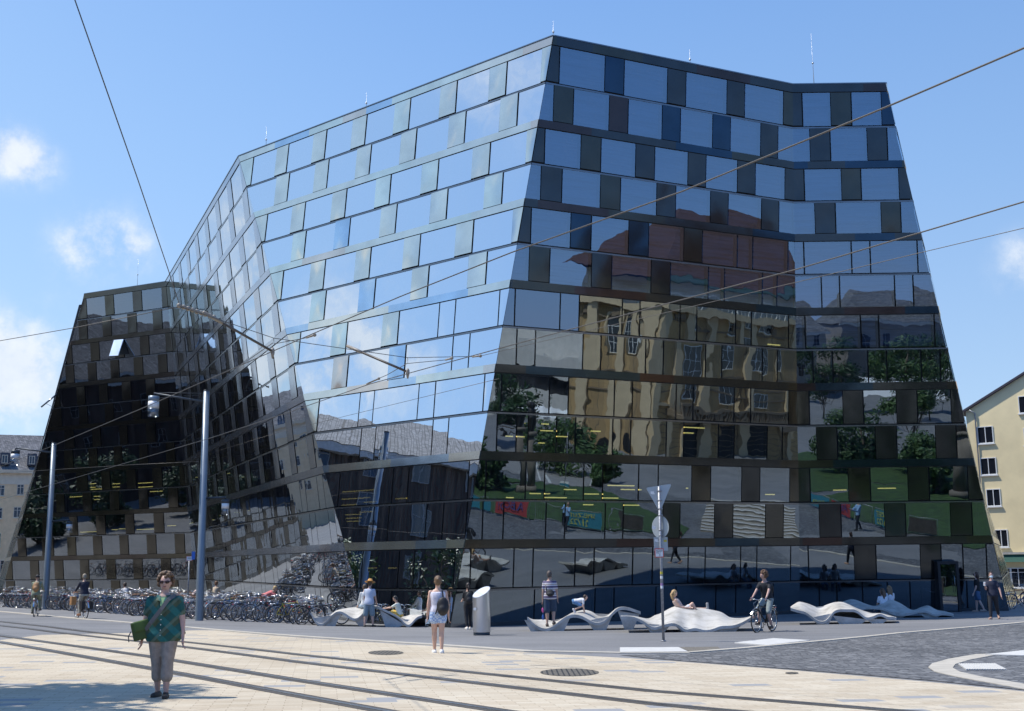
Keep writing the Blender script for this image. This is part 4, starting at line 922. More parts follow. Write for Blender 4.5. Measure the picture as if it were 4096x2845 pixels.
# ------------------------------------------------------------------ bicycles (front toward +y)
TYRE = M('tyre_rubber', (.02, .02, .021), .8, vary=0); CHROME = M('chrome', (.62, .62, .62), .22, 1., vary=0); BLACK = M('black_plastic', (.018, .018, .02), .5, vary=0); LEATHER = M('saddle_brown', (.18, .08, .035), .6, vary=.1)
REFL = M('orange_reflector', (.75, .22, .03), .3, vary=0)
WRD = .345
def wheel_mesh():
    mb = MB(); n = 28; mb.m = 0
    mb.tube([(0, WRD * math.cos(2 * math.pi * k / n), WRD * math.sin(2 * math.pi * k / n)) for k in range(n)], .019, 7, closed=True); mb.m = 1
    r = WRD - .026; mb.tube([(0, r * math.cos(2 * math.pi * k / n), r * math.sin(2 * math.pi * k / n)) for k in range(n)], .011, 5, closed=True)
    mb.tube([(-.05, 0, 0), (.05, 0, 0)], .022, 8)
    for k in range(18):
        a = 2 * math.pi * k / 18; mb.tube([((-1) ** k * .03, 0, 0), (0, r * math.cos(a + .2), r * math.sin(a + .2))], .0022, 3, cap=False)
    mb.m = 2; mb.box((.012, r * .6 * math.cos(.7), r * .6 * math.sin(.7)), (.012, .06, .03))
    return mb.mesh('wheel', [TYRE, CHROME, REFL])
WM = wheel_mesh()
def fenders(mb, which):
    for y0, a0, a1 in (((.53, 35, 150), (-.53, 20, 165))[which],):
        P = [(y0 + (WRD + .035) * math.cos(rad(a)) * 1., WRD + (WRD + .035) * math.sin(rad(a))) for a in np.linspace(a0, a1, 10)]
        for p, q in zip(P, P[1:]): mb.hexa([(-.026, p[0], p[1]), (.026, p[0], p[1]), (.026, q[0], q[1]), (-.026, q[0], q[1]), (-.026, p[0], p[1] + .006), (.026, p[0], p[1] + .006), (.026, q[0], q[1] + .006), (-.026, q[0], q[1] + .006)])
def bike_parts(kind):
    out = {}; mb = MB(); bb = np.array([0, -.1, .29]); st = np.array([0, -.27, .72]); hd = np.array([0, .34, .80]); hl = np.array([0, .38, .66]); rw = np.array([0, -.53, WRD]); fw = np.array([0, .53, WRD])
    T = lambda a, b, r: mb.tube([a, b], r, 8)
    T(bb, st + (0, -.02, .07), .017); T(hd + (0, -.02, .06), hl, .019); T(bb, hl + (0, 0, .02), .019)
    if kind == 1: mb.tube([hl + (0, 0, .06), np.array([0, .12, .43]), bb + (0, .03, .13), bb + (0, -.03, .1)], .017, 8)
    else: T(st, hd, .016)
    for s in (-.055, .055): T(bb + (s * .3, 0, 0), rw + (s, 0, 0), .010); T(st + (s * .3, 0, 0), rw + (s, 0, 0), .009); mb.tube([hl + (s * .6, 0, -.02), hl + (s, .03, -.1), fw + (s, 0, 0)], [.014, .013, .010], 7)
    out['frame'] = mb; mb = MB(); s0 = st + np.array([0, -.045, .17]); mb.tube([st + (0, -.01, .02), s0], .013, 8); mb.ell(s0 + (0, -.05, .02), (.075, .09, .03), 10, 6); mb.ell(s0 + (0, .06, .02), (.035, .12, .024), 10, 6); out['saddle'] = mb
    mb = MB(); tp = hd + np.array([0, -.03, .22 if kind == 1 else .14]); mb.tube([hd, tp, tp + (0, .05, .03)], .013, 8); b0 = tp + np.array([0, .05, .03])
    for s in (1, -1):
        mb.tube([b0, b0 + (s * .12, .03, .03), b0 + (s * .27, -.05, .02), b0 + (s * .30, -.15, .0)], .0115, 7); mb.m = 1; mb.tube([b0 + (s * .30, -.15, .0), b0 + (s * .31, -.26, -.01)], .017, 7); mb.tube([b0 + (s * .27, .0, -.01), b0 + (s * .29, -.12, -.04)], .006, 5); mb.m = 0
    mb.tube([b0, b0 + (.1, .12, -.1), hl + (.03, .06, -.1)], .004, 4); out['handlebar'] = mb
    mb = MB(); fenders(mb, 0); out['front_mudguard'] = mb; mb = MB(); fenders(mb, 1); out['rear_mudguard'] = mb
    mb = MB(); z = .76
    for s in (-.06, .06): mb.tube([(s, -.3, z), (s, -.78, z)], .006, 5); mb.tube([(s, -.72, z), (s * .9, -.53, WRD)], .006, 5)
    for y in (-.4, -.55, -.7, -.77): mb.tube([(-.06, y, z), (.06, y, z)], .006, 5)
    mb.m = 1; mb.box((0, -.80, z - .06), (.07, .02, .03)); out['rack'] = mb
    mb = MB(); mb.tube([(-.03, -.1, .29), (.03, -.1, .29)], .03, 8); n = 20; mb.tube([(.045, -.1 + .09 * math.cos(2 * math.pi * k / n), .29 + .09 * math.sin(2 * math.pi * k / n)) for k in range(n)], .008, 5, closed=True)
    mb.tube([(.05, -.1, .29), (.05, -.02, .14)], .009, 6); mb.tube([(-.05, -.1, .29), (-.05, -.18, .44)], .009, 6); mb.box((.10, -.02, .13), (.09, .07, .02)); mb.box((-.10, -.18, .45), (.09, .07, .02)); out['crankset'] = mb
    mb = MB(); mb.ell((0, .47, .74), (.035, .04, .035), 10, 6); out['headlamp'] = mb
    mb = MB(); bx = [(-.17, .42, .80), (.17, .42, .80), (.17, .70, .80), (-.17, .70, .80)]
    for z, sc in ((.78, .85), (.88, .92), (.98, 1.)):
        q = [np.array([p[0] * sc, .56 + (p[1] - .56) * sc, z]) for p in bx]; mb.tube(q, .006, 5, closed=True)
    for a in np.linspace(0, 1, 7)[:-1]:
        for i in range(4):
            p, q = np.array(bx[i]), np.array(bx[(i + 1) % 4]); u = p + (q - p) * a; mb.tube([(u[0] * .85, .56 + (u[1] - .56) * .85, .78), (u[0], u[1], .98)], .004, 4)
    out['basket'] = mb; return out
BMESH = {}
FRC = {'black': (.02, .02, .022), 'silver': (.52, .53, .54), 'blue': (.03, .10, .26), 'red': (.42, .03, .03), 'white': (.72, .72, .72), 'green': (.04, .16, .08), 'yellow': (.65, .50, .04), 'dark grey': (.08, .085, .09)}
FRM = {k: M('bike_paint_' + k.replace(' ', '_'), c, .3, .35 if k == 'silver' else 0., vary=0) for k, c in FRC.items()}
for kd in (0, 1):
    for nm, mb in bike_parts(kd).items():
        mats = {'saddle': BLACK, 'handlebar': [CHROME, BLACK], 'rack': [CHROME, RED], 'crankset': [BLACK], 'headlamp': CHROME, 'basket': CHROME}.get(nm)
        if nm == 'frame':
            for c in FRC: BMESH[kd, nm, c] = mb.mesh('frame', FRM[c])
        elif 'mudguard' in nm:
            for c, mt in (('black', BLACK), ('silver', CHROME)): BMESH[kd, nm, c] = mb.mesh(nm, mt)
        elif nm == 'saddle':
            for c, mt in (('black', BLACK), ('brown', LEATHER)): BMESH[kd, nm, c] = mb.mesh(nm, mt)
        else: BMESH[kd, nm] = mb.mesh(nm, mats)
def bicycle(pos, rz, tilt, kind, col, label, basket=False, group=None, rack=True, name='bicycle', steer=0., pitch=0.):
    root = empty(name, tuple(pos), label, 'bicycle', group); root.rotation_euler = (pitch, tilt, rz)
    def ch(nm, me, loc=(0, 0, 0)): o = bpy.data.objects.new(nm, me); COL.objects.link(o); o.parent = root; o.location = loc; return o
    ch('frame', BMESH[kind, 'frame', col]); ch('wheel', WM, (0, .53, WRD)); ch('wheel', WM, (0, -.53, WRD)); ch('saddle', BMESH[kind, 'saddle', 'brown' if rnd.random() < .2 else 'black']); ch('handlebar', BMESH[kind, 'handlebar'])
    mgc = rnd.choice(('black', 'silver')); ch('mudguard', BMESH[kind, 'front_mudguard', mgc]); ch('mudguard', BMESH[kind, 'rear_mudguard', mgc]); ch('crankset', BMESH[kind, 'crankset'])
    if rack: ch('rack', BMESH[kind, 'rack']); ch('headlamp', BMESH[kind, 'headlamp'])
    if basket: ch('basket', BMESH[kind, 'basket'])
    return root
FR = [np.array(p[:2]) for p in (gp(712, 1404), gp(560, 1397), gp(300, 1383), gp(150, 1371), gp(-40, 1361))]
def along(d):
    for a, b in zip(FR, FR[1:]):
        L = np.linalg.norm(b - a)
        if d <= L: return a + (b - a) * d / L, (b - a) / L
        d -= L
    return None
def zone(P):
    x = proj((P[0], P[1], G(P[0], P[1]) + .5))[0]
    return 'right of the big lamp post' if x > 460 else ('left of both lamp posts' if x < 100 else 'between the lamp posts')
rb = random.Random(5)
first = True; proto = {}
for row, (off, step) in enumerate(((0.9, .52), (3.0, .56), (5.6, .6), (8.4, .66), (11.2, .72), (14., .8))):
    d = .3 + row * .17
    while True:
        r = along(d)
        if r is None or (row > 3 and d > 19): break
        p, t = r; nrm = np.array([-t[1], t[0]]); 
        if nrm[1] < 0: nrm = -nrm
        q = p + nrm * off + t * rb.uniform(-.12, .12) + nrm * rb.uniform(-.25, .25); d += step * rb.uniform(.8, 1.25)
        # keep clear of the glass
        ok = True
        for nm in 'ABC':
            F = FAC[nm]; s_ = (q - F.o[:2]) @ F.h[:2]
            if F.sa(0) - 1 < s_ < F.sb(0) + 1 and ((np.array([q[0], q[1], 1.2]) - cor(F.a, 1.2)) @ F.n) < 1.3: ok = False
        if not ok or np.hypot(q[0] - p2b[0], q[1] - p2b[1]) < .9 or np.hypot(q[0] - p1b[0], q[1] - p1b[1]) < .9: continue
        if proj((q[0], q[1], G(*q)))[0] < -25: continue
        ang = math.atan2(nrm[1], nrm[0]) - math.pi / 2 + (math.pi if rb.random() < .5 else 0) + rb.gauss(-.35, .22)
        col = rb.choices(list(FRC), (30, 27, 13, 7, 11, 4, 2, 10))[0]; kind = rb.choice((0, 0, 1)); bk = rb.random() < .22
        rows_ = ('front row', 'second row', 'third row', 'back row', 'back row', 'back row')[row]
        lb = '%s%s bicycle%s, %s, %s' % (col, ('', ' step-through')[kind], ' with basket' if bk else '', rows_, zone(q))
        key = (col, kind, bk); z = G(q[0], q[1])
        if key in proto:
            o = copy_tree(proto[key]); o.location = (q[0], q[1], z); o.rotation_euler = (0, rb.gauss(0, .07), ang); o['label'] = lb
        else:
            proto[key] = bicycle((q[0], q[1], z), ang, rb.gauss(0, .06), kind, col, lb, bk, 'bicycles parked along the library')
FA_ = FAC['A']
for k in range(26):
    s_ = 2.5 + k * .62 + rb.uniform(-.15, .15); q = FA_.P(s_, 0) + np.array([FA_.n[0], FA_.n[1], 0]) * (7.5 + rb.uniform(-.4, .4)); col = rb.choices(list(FRC), (40, 25, 12, 5, 8, 3, 0, 7))[0]; key = (col, rb.choice((0, 1)), False)
    if key not in proto: key = ('black', 0, False)
    o = copy_tree(proto[key]); o.location = (q[0], q[1], G(q[0], q[1])); o.rotation_euler = (0, rb.gauss(0, .07), math.atan2(FA_.n[1], FA_.n[0]) - math.pi / 2 + rb.gauss(0, .2)); o['label'] = '%s%s bicycle mirrored in the lowest windows of the far left facet' % (key[0], ('', ' step-through')[key[1]])
# ------------------------------------------------------------------ trees
def leaf_mat(name, c0, c1):
    m, n, l, b = nt(name); b.inputs['Roughness'].default_value = .55; v = coords(n, l); t = noise(n, l, v, 1.1, 3); g = n.new('ShaderNodeObjectInfo')
    l.new(ramp(n, l, t.outputs['Fac'], [(.3, c0), (.7, c1)]), b.inputs['Base Color']); b.inputs['Transmission Weight'].default_value = 0; b.inputs['Subsurface Weight'].default_value = .0
    return m
LEAF = leaf_mat('leaves', (.035, .075, .018), (.085, .15, .035)); LEAFD = leaf_mat('dark_leaves', (.022, .055, .018), (.05, .10, .03)); BARK = M('bark', (.13, .10, .075), .9, vary=.4, scale=9, bmp=.8)
def tree(pos, H, R, label, h0=.35, n=2600, mat=None, leaf=.22, group='trees around the square', seed=1, trunk=.16, squash=.8, cat='tree'):
    rt = random.Random(seed); root = empty('tree' if cat == 'tree' else 'shrub', tuple(pos), label, cat, group); P = np.asarray(pos, float); zc0 = H * h0; cz = (zc0 + H) / 2
    mb = MB(); tips = []; mb.tube([P - (0, 0, .1), P + (rt.uniform(-.1, .1), 0, zc0), P + (rt.uniform(-.2, .2), rt.uniform(-.2, .2), H * .7)], [trunk, trunk * .75, trunk * .3], 9)
    cl = []
    for k in range(15):
        a = rt.uniform(0, 6.28); rr = R * math.sqrt(rt.random()) * .78; z = zc0 + (H - zc0) * rt.uniform(.12, .86); f = 1 - abs((z - cz) / ((H - zc0) * .62)) ** 2.2
        c = P + np.array([rr * f * math.cos(a), rr * f * math.sin(a), z]); cl.append((c, R * rt.uniform(.28, .5)))
        mb.tube([P + (0, 0, zc0 * rt.uniform(.8, 1.3)), P * .5 + c * .5 - (0, 0, .1 * R), c], [trunk * .35, trunk * .22, .02], 5)
    mb.build('trunk', BARK, root); cr = MB()
    for k in range(n):
        c, r = rt.choice(cl); v = np.array([rt.gauss(0, 1), rt.gauss(0, 1), rt.gauss(0, 1)]); v /= np.linalg.norm(v); p = c + v * r * (rt.random() ** .45) * np.array([1, 1, squash])
        u = np.array([rt.gauss(0, 1), rt.gauss(0, 1), rt.gauss(0, .6)]); u /= np.linalg.norm(u); w = np.cross(u, v + .3); w /= np.linalg.norm(w) + 1e-9; s = leaf * rt.uniform(.4, .95)
        cr.add([p - u * s, p + w * s * .5, p + u * s, p - w * s * .5], [(0, 1, 2, 3)])
    cr.build('crown', mat or LEAF, root); return root
def gz(x, y): return (x, y, G(x, y))
tree(gz(-13.6, 16.4), 12.5, 4.7, 'broad leafy street tree whose shadow falls around the woman in green', .42, 7500, LEAF, .3, seed=3, trunk=.25)
tree(gz(-19, 11.), 12, 4.5, 'second street tree standing left of the tram rails near the viewer', .42, 2200, LEAF, .32, seed=4, trunk=.25)
for i, (x, y, h, r, d) in enumerate(((-31, 51, 7.5, 3., 0), (-33, 43, 8, 3.2, 1), (-30, 36, 7, 2.8, 0))):
    tree(gz(x, y), h, r, ('small tree mirrored low in the dark front facet', 'taller tree mirrored in the dark front facet beside brick', 'round tree mirrored near the corner of the front facet')[i], .3, 1500, (LEAF, LEAFD)[d], .26, seed=20 + i)
for i, (x, y, h, r) in enumerate(((-67, 72, 5.5, 4.), (-65, 90, 6, 4.2), (-68, 81, 7.5, 4.4))):
    tree(gz(x, y), h, r, ('green tree mirrored in the middle of the far left facet', 'low green tree mirrored at the edge of the far left facet', 'tall green tree mirrored before the brick building')[i], .02, 4200, LEAFD, .36, seed=30 + i)
for i, (x, y, h, r, lb) in enumerate(((49, 12.5, 3.9, 4.3, 'round bushy tree on the lawn mirrored left of the stone building'), (58, -2, 8, 3., 'dark conifer-like tree mirrored at the edge of the dark facet'), (44, 20.5, 2.4, 1.9, 'small shrub on the lawn mirrored before the stone steps'), (37, -6, 12.5, 3.8, 'tall leafy tree mirrored high in the right facet'), (28, 7, 4.6, 3.6, 'low leafy tree mirrored in the middle of the right facet'), (32, 12, 3.8, 2.6, 'small round tree mirrored near the right edge of the facet'), (30, 20, 3., 1.8, 'shrub on the grass mirrored low in the right facet'), (47, -30, 12, 5, 'distant tree mirrored behind the round tree'), (33, -22, 11, 4, 'dark distant tree mirrored left of the tall tree'), (60, -34, 13, 5, 'distant broad tree mirrored at the far right edge'))):
    tree(gz(x, y), h, r, lb, (.02, .15, .02, .16, .03, .03, .05, .2, .2, .2)[i], 5200, LEAFD if i in (1, 7, 8) else LEAF, .25, seed=50 + i)
# ------------------------------------------------------------------ buildings around the square
def wallmat(name, c, sc=1.5): return M(name, c, .9, vary=.09, scale=sc, bmp=.1)
ROOFT = pave_mat('roof_tiles_red', ((.075, .036, .026), (.11, .052, .036)), .28, .2, .02, (.05, .025, .02), 0, None, 1.2); SLATE = pave_mat('roof_slate', ((.11, .115, .125), (.24, .24, .25)), .35, .22, .02, (.04, .04, .045), 0, None, 1.2)
PANE = M('window_pane_dark', (.015, .018, .025), .08, vary=0, spec=.8); FRW = M('window_frame_white', (.75, .75, .73), .5, vary=0)
def local(o, e, nrm): return lambda s, z, d=0.: np.asarray(o) + np.asarray(e) * s + np.array([0, 0, 1.]) * z + np.asarray(nrm) * d
def window(root, L, s, z, w, h, fm=None, bars=1, cross=(), depth=.12, name='window', surround=None, sill=None):
    fm = fm or FRW; t = .07
    mb = MB(); hx = lambda s0, s1, z0, z1, d0, d1: mb.hexa([L(s0, z0, d0), L(s1, z0, d0), L(s1, z0, d1), L(s0, z0, d1), L(s0, z1, d0), L(s1, z1, d0), L(s1, z1, d1), L(s0, z1, d1)])
    hx(s - w / 2, s - w / 2 + t, z, z + h, -.02, .06); hx(s + w / 2 - t, s + w / 2, z, z + h, -.02, .06); hx(s - w / 2 + t, s + w / 2 - t, z, z + t, -.02, .06); hx(s - w / 2 + t, s + w / 2 - t, z + h - t, z + h, -.02, .06)
    for k in range(bars): x = s - w / 2 + w * (k + 1) / (bars + 1); hx(x - t * .45, x + t * .45, z + t, z + h - t, -.02, .05)
    for c in cross: hx(s - w / 2 + t, s + w / 2 - t, z + h * c - .025, z + h * c + .025, -.02, .045)
    o = mb.build(name, fm, root); mb = MB(); mb.quad(L(s - w / 2 + t * .5, z + t * .5, .012), L(s + w / 2 - t * .5, z + t * .5, .012), L(s + w / 2 - t * .5, z + h - t * .5, .012), L(s - w / 2 + t * .5, z + h - t * .5, .012)); mb.build('pane', PANE, o)
    if sill: mb = MB(); mb.hexa([L(s - w / 2 - .08, z - .1, 0), L(s + w / 2 + .08, z - .1, 0), L(s + w / 2 + .08, z - .1, .15), L(s - w / 2 - .08, z - .1, .15), L(s - w / 2 - .08, z - .004, 0), L(s + w / 2 + .08, z - .004, 0), L(s + w / 2 + .08, z - .004, .15), L(s - w / 2 - .08, z - .004, .15)]); mb.build('sill', sill, o)
    return o
# yellow gabled house at the right
Y0 = 104.; o = at_y(2170, 1330, Y0); o[2] = G(o[0], o[1]) - .3; e = np.array([.80, -.60, 0]); nr = np.array([-.60, -.80, 0]); L = local(o, e, nr)
def on(xv, yv):                                           # pixel -> (s, z) on that wall
    d = ray(xv, yv); t = ((o - CAM) @ nr) / (d @ nr); P = CAM + d * t; return (P - o) @ e, P[2] - o[2]
yh = empty('yellow_house', tuple(o), 'pale yellow rendered gable house with white framed windows at the right', 'house'); YW = M('yellow_render', (.85, .71, .42), .9, vary=.13, scale=.35, bmp=.1)
s0, z0 = on(2176, 921); s1, z1 = on(2298, 846); sl = (z1 - z0) / (s1 - s0); W = 15.; zr = z0 + sl * W / 2 + .0; sA = s0 - .35; sB = sA + W
mb = MB(); prof = [L(sA, -1), L(sB, -1), L(sB, z0), L((sA + sB) / 2, z0 + sl * W / 2), L(sA, z0 - .1)]; bk = [p - nr * 14 for p in prof]; mb.poly(prof); mb.poly(bk[::-1])
for i in range(5): mb.quad(prof[i], bk[i], bk[(i + 1) % 5], prof[(i + 1) % 5])
mb.build('wall', YW, yh); mb = MB()
for a, b in (((sA - .5, z0 - .1 - .5 * sl), ((sA + sB) / 2, z0 + sl * W / 2)), ((sB + .5, z0 - .5 * sl), ((sA + sB) / 2, z0 + sl * W / 2))):
    q = [L(a[0], a[1] + .02, .28), L(b[0], b[1] + .02, .28), L(b[0], b[1] + .02, -14.4), L(a[0], a[1] + .02, -14.4)]; mb.hexa(q + [p + (0, 0, .20) for p in q])
mb.build('roof', M('dark_roof_edge', (.045, .04, .06), .7), yh)
for xv, yv, w, h in ((2213, 976.5, 34, 38), (2220, 1047, 34, 38), (2231.5, 1117.5, 30, 38), (2249, 1209, 28, 38), (2306, 908, 34, 38), (2318, 980, 34, 38), (2255, 1298, 30, 42), (2288, 1298, 30, 42)):
    s, z = on(xv, yv + h / 2); pm_ = 2637. / Y0; window(yh, L, s, z, w / pm_, h / pm_, None, 1, sill=FRW)
mb = MB(); sx_ = s0 + .45; mb.tube([L(sx_, -.5, .12), L(sx_, z0 - .3, .12), L(sx_ - .4, z0 - .02, .3)], .06, 8); mb.build('downpipe', GALV, yh)
sg0, zg = on(2225, 1262); sg1, zg1 = on(2225, 1245); mb = MB(); mb.hexa([L(sg0 - 1, zg, .03), L(sg0 + 8, zg, .03), L(sg0 + 8, zg, .5), L(sg0 - 1, zg, .5), L(sg0 - 1, zg1, .03), L(sg0 + 8, zg1, .03), L(sg0 + 8, zg1, .3), L(sg0 - 1, zg1, .3)]); mb.build('shop_fascia', M('dark_green_fascia', (.02, .10, .07), .5), yh)
mb = MB(); mb.hexa([L(sg0 - 1, zg1, .03), L(sg0 + 8, zg1, .03), L(sg0 + 8, zg1, .45), L(sg0 - 1, zg1, .45), L(sg0 - 1, zg1 + .18, .03), L(sg0 + 8, zg1 + .18, .03), L(sg0 + 8, zg1 + .18, .45), L(sg0 - 1, zg1 + .18, .45)]); mb.build('cornice', M('grey_stone_ledge', (.4, .39, .36), .8), yh)
# construction fence in front of it and a cargo bike at the frame edge
b = gp(2268, 1352); fe = empty('mesh_fence', tuple(b), 'thin wire mesh fence panel before the yellow house', 'fence'); mb = MB(); Wd = 3.4; dz = 2.0
fx = np.array([1., .05, 0]); a = b - fx * .35
mb.tube([a, a + (0, 0, dz), a + fx * Wd + (0, 0, dz), a + fx * Wd, a], .022, 6); mb.build('frame', GALV, fe); mb = MB()
for k in range(1, 30): mb.tube([a + fx * Wd * k / 30, a + fx * Wd * k / 30 + (0, 0, dz)], .004, 3, cap=False)
for k in range(1, 8): mb.tube([a + (0, 0, dz * k / 8), a + fx * Wd + (0, 0, dz * k / 8)], .004, 3, cap=False)
mb.build('mesh', GALV, fe)
bb_ = gp(2291, 1366); bicycle(tuple(bb_), rad(-70), .03, 1, 'blue', 'blue step-through bicycle cut off by the right edge of the photo', True)
bb_ = gp(2283, 1358); bicycle(tuple(bb_), rad(-95), -.04, 0, 'red', 'red bicycle partly hidden at the right edge beneath the yellow house', False)
# beige old house at the left
Y1 = 150.; o = at_y(-60, 1330, Y1); o[2] = G(o[0], o[1]); e = np.array([.93, .37, 0]); nr = np.array([.37, -.93, 0]); L = local(o, e, nr)
bh = empty('beige_house', tuple(o), 'old beige rendered house with slate mansard roof and tall windows at the left', 'house')
mb = MB(); zc = on(40, 1063)[1]; zm = on(40, 1046)[1]; zt = on(40, 966)[1]; prof = [(-36, -1), (34, -1), (34, zc), (-36, zc)]
BW = wallmat('beige_render', (.82, .58, .34), 2.); BW2 = wallmat('pale_stucco', (.72, .60, .44), 2.)
fr_ = [L(*p) for p in prof]; bk = [p - nr * 13 for p in fr_]; mb.poly(fr_); mb.poly(bk[::-1]); [mb.quad(fr_[i], bk[i], bk[(i + 1) % 4], fr_[(i + 1) % 4]) for i in range(4)]; mb.build('wall', BW, bh)
mb = MB(); mb.hexa([L(-36.3, zc, -.2), L(34.3, zc, -.2), L(34.3, zc, .5), L(-36.3, zc, .5), L(-36.3, zc + .45, -.2), L(34.3, zc + .45, -.2), L(34.3, zc + .45, .6), L(-36.3, zc + .45, .6)]); mb.hexa([L(-36.3, zc - 1.4, 0), L(34.3, zc - 1.4, 0), L(34.3, zc - 1.4, .06), L(-36.3, zc - 1.4, .06), L(-36.3, zc - .004, 0), L(34.3, zc - .004, 0), L(34.3, zc - .004, .06), L(-36.3, zc - .004, .06)]); mb.build('cornice', BW2, bh)
mb = MB(); z1 = zc + .46; q = [L(-36.2, z1, .5), L(34.2, z1, .5), L(34.2, zt, -6.), L(-36.2, zt, -6)]; q2 = [L(34.2, z1, -13), L(-36.2, z1, -13), L(-36.2, zt, -6.2), L(34.2, zt, -6.2)]; mb.quad(*q); mb.quad(*q2); mb.quad(q[2], q2[3], q2[2], q[3]); mb.poly([q[1], q2[0], q2[3], q[2]]); mb.poly([q[0], q[3], q2[2], q2[1]]); mb.build('roof', SLATE, bh)
for xv, yv, w, h in ((45, 1099, 13, 24), (1, 1101, 14, 24), (38, 1150, 14, 24), (-4, 1152, 14, 24), (40, 1210, 14, 30), (-8, 1212, 14, 30), (8, 1275, 15, 34), (-34, 1101, 14, 24), (-40, 1152, 14, 24)) + tuple((x, y, 14, 24) for x in range(-640, -60, 48) for y in (1101, 1152, 1212)):
    s, z = on(xv, yv + h / 2); pm_ = 2637. / Y1; w_ = window(bh, L, s, z, w / pm_ * 1.15, h / pm_, BW2, 1, (.7,), sill=BW2)
for xv, yv in ((10, 1030), (71, 1032), (-40, 1030), (-150, 1030), (-230, 1030), (-310, 1030), (-390, 1030), (-470, 1030), (-550, 1030)):
    s, z = on(xv, yv + 13); pm_ = 2637. / Y1; d = MB(); w = 20 / pm_; h = 27 / pm_
    d.hexa([L(s - w / 2, z, -3), L(s + w / 2, z, -3), L(s + w / 2, z, .3), L(s - w / 2, z, .3), L(s - w / 2, z + h, -3), L(s + w / 2, z + h, -3), L(s + w / 2, z + h, .3), L(s - w / 2, z + h, .3)]); dm = d.build('dormer', M('dormer_slate', (.07, .07, .085), .6), bh)
    L2 = local(o + nr * .3, e, nr); window(dm, L2, s, z + .15, w * .62, h * .7, BW2, 1)
FRG = M('window_frame_grey', (.22, .22, .22), .6, vary=0)
# brick blocks mirrored in the left facets
BRICK = pave_mat('dark_brick', ((.045, .024, .020), (.065, .032, .026)), .26, .085, .01, (.05, .045, .04), 0, None, .4)
def block(name, label, o, e, depth, length, zc, zr, wallm, roofm, rws, wz, step, hip=5.):
    e = np.asarray(e, float); e /= np.linalg.norm(e); nr = np.array([e[1], -e[0], 0]); o = np.asarray(o, float); L = local(o, e, nr); r = empty(name, tuple(o), label, 'building')
    mb = MB(); f = [L(0, -2), L(length, -2), L(length, zc), L(0, zc)]; b = [p - nr * depth for p in f]; mb.poly(f); mb.poly(b[::-1]); [mb.quad(f[i], b[i], b[(i + 1) % 4], f[(i + 1) % 4]) for i in range(4)]; mb.build('wall', wallm, r)
    mb = MB(); A = [L(-.6, zc, .6), L(length + .6, zc, .6), L(length + .6, zc, -depth - .6), L(-.6, zc, -depth - .6)]; R0, R1 = L(hip, zr, -depth / 2), L(length - hip, zr, -depth / 2); A2 = [p + (0, 0, .02) for p in A]
    mb.quad(A[0], A[1], R1, R0); mb.quad(A[2], A[3], R0, R1); mb.poly([A[1], A[2], R1]); mb.poly([A[3], A[0], R0]); mb.poly(A[::-1]); mb.build('roof', roofm, r)
    mb = MB(); mb.hexa([L(-.5, zc - .5, 0), L(length + .5, zc - .5, 0), L(length + .5, zc - .5, .5), L(-.5, zc - .5, .5), L(-.5, zc - .03, 0), L(length + .5, zc - .03, 0), L(length + .5, zc - .03, .55), L(-.5, zc - .03, .55)]); mb.build('cornice', M('pale_gutter', (.55, .55, .55), .5), r)
    for k in range(rws):
        s = step * .5
        while s < length - 1: window(r, L, s, wz[0] + k * wz[1], 1.2, 2.0, FRG, 1, (.6,)); s += step
    return r
block('brick_building', 'long dark brick building with slate roof mirrored in the front facet', (-38.5, 22, G(-38.5, 22)), (0, 1, 0), 18, 44, 13.5, 18.0, BRICK, SLATE, 4, (1.4, 3.4), 3.6)
block('brick_hall', 'dark brick building with hipped slate roof mirrored in the far left facet', (-85, 30, G(-85, 60)), (.02, 1, 0), 20, 80, 14.4, 21.2, BRICK, SLATE, 3, (1.6, 4.2), 4.2, 8)
# ------------------------------------------------------------------ what stands behind the viewer and shows in the mirror glass
FD, FE = FAC['D'], FAC['E']
def mirror(F, xv, yv):
    d = ray(xv, yv); A = cor(F.a, 2); t = ((A - CAM) @ F.n) / (d @ F.n); return CAM + t * d, d - 2 * (d @ F.n) * F.n
def mground(F, xv, yv):
    P, r = mirror(F, xv, yv); lo, hi = 0., 300.
    for _ in range(50):
        m = (lo + hi) / 2; q = P + r * m
        if q[2] > G(q[0], q[1]): lo = m
        else: hi = m
    return P + r * lo
STONE = pave_mat('sandstone', ((.56, .38, .18), (.36, .25, .13)), 1.1, .5, .012, (.22, .16, .10), 0, None, .3); STONE2 = wallmat('pale_sandstone', (.60, .47, .30), 1.2); STONED = wallmat('dark_sandstone', (.22, .165, .11), 1.2)
K = np.array([70., 8., G(70, 8)]); e1 = np.array([.993, .118, 0]); n1 = np.array([-.118, .993, 0]); e2 = np.array([-.287, -.958, 0]); n2 = np.array([-.958, .287, 0])
L1, L2 = local(K, e1, n1), local(K, e2, n2)
th = empty('stone_theatre', tuple(K), 'ornate sandstone building with big red tiled roof mirrored in the dark facets', 'building')
def onf(n_, e_, xv, yv):
    P, r = mirror(FD, xv, yv); t = ((K - P) @ n_) / (r @ n_); q = P + r * t; return (q - K) @ e_, q[2] - K[2]
zC = onf(n1, e1, 1600, 698)[1]; wr = 54.; wl = 9.
def hx(mb, L, s0, s1, z0, z1, d0, d1): mb.hexa([L(s0, z0, d0), L(s1, z0, d0), L(s1, z0, d1), L(s0, z0, d1), L(s0, z1, d0), L(s1, z1, d0), L(s1, z1, d1), L(s0, z1, d1)])
mb = MB(); P0 = [L1(wr, -2), L1(0, -2), L2(wl, -2), L2(wl, -2) + e1 * wr]; P1 = [p + (0, 0, zC + 2) for p in P0]
for i in range(4): mb.quad(P0[i], P0[(i + 1) % 4], P1[(i + 1) % 4], P1[i])
mb.poly(P1); mb.build('wall', STONE, th)
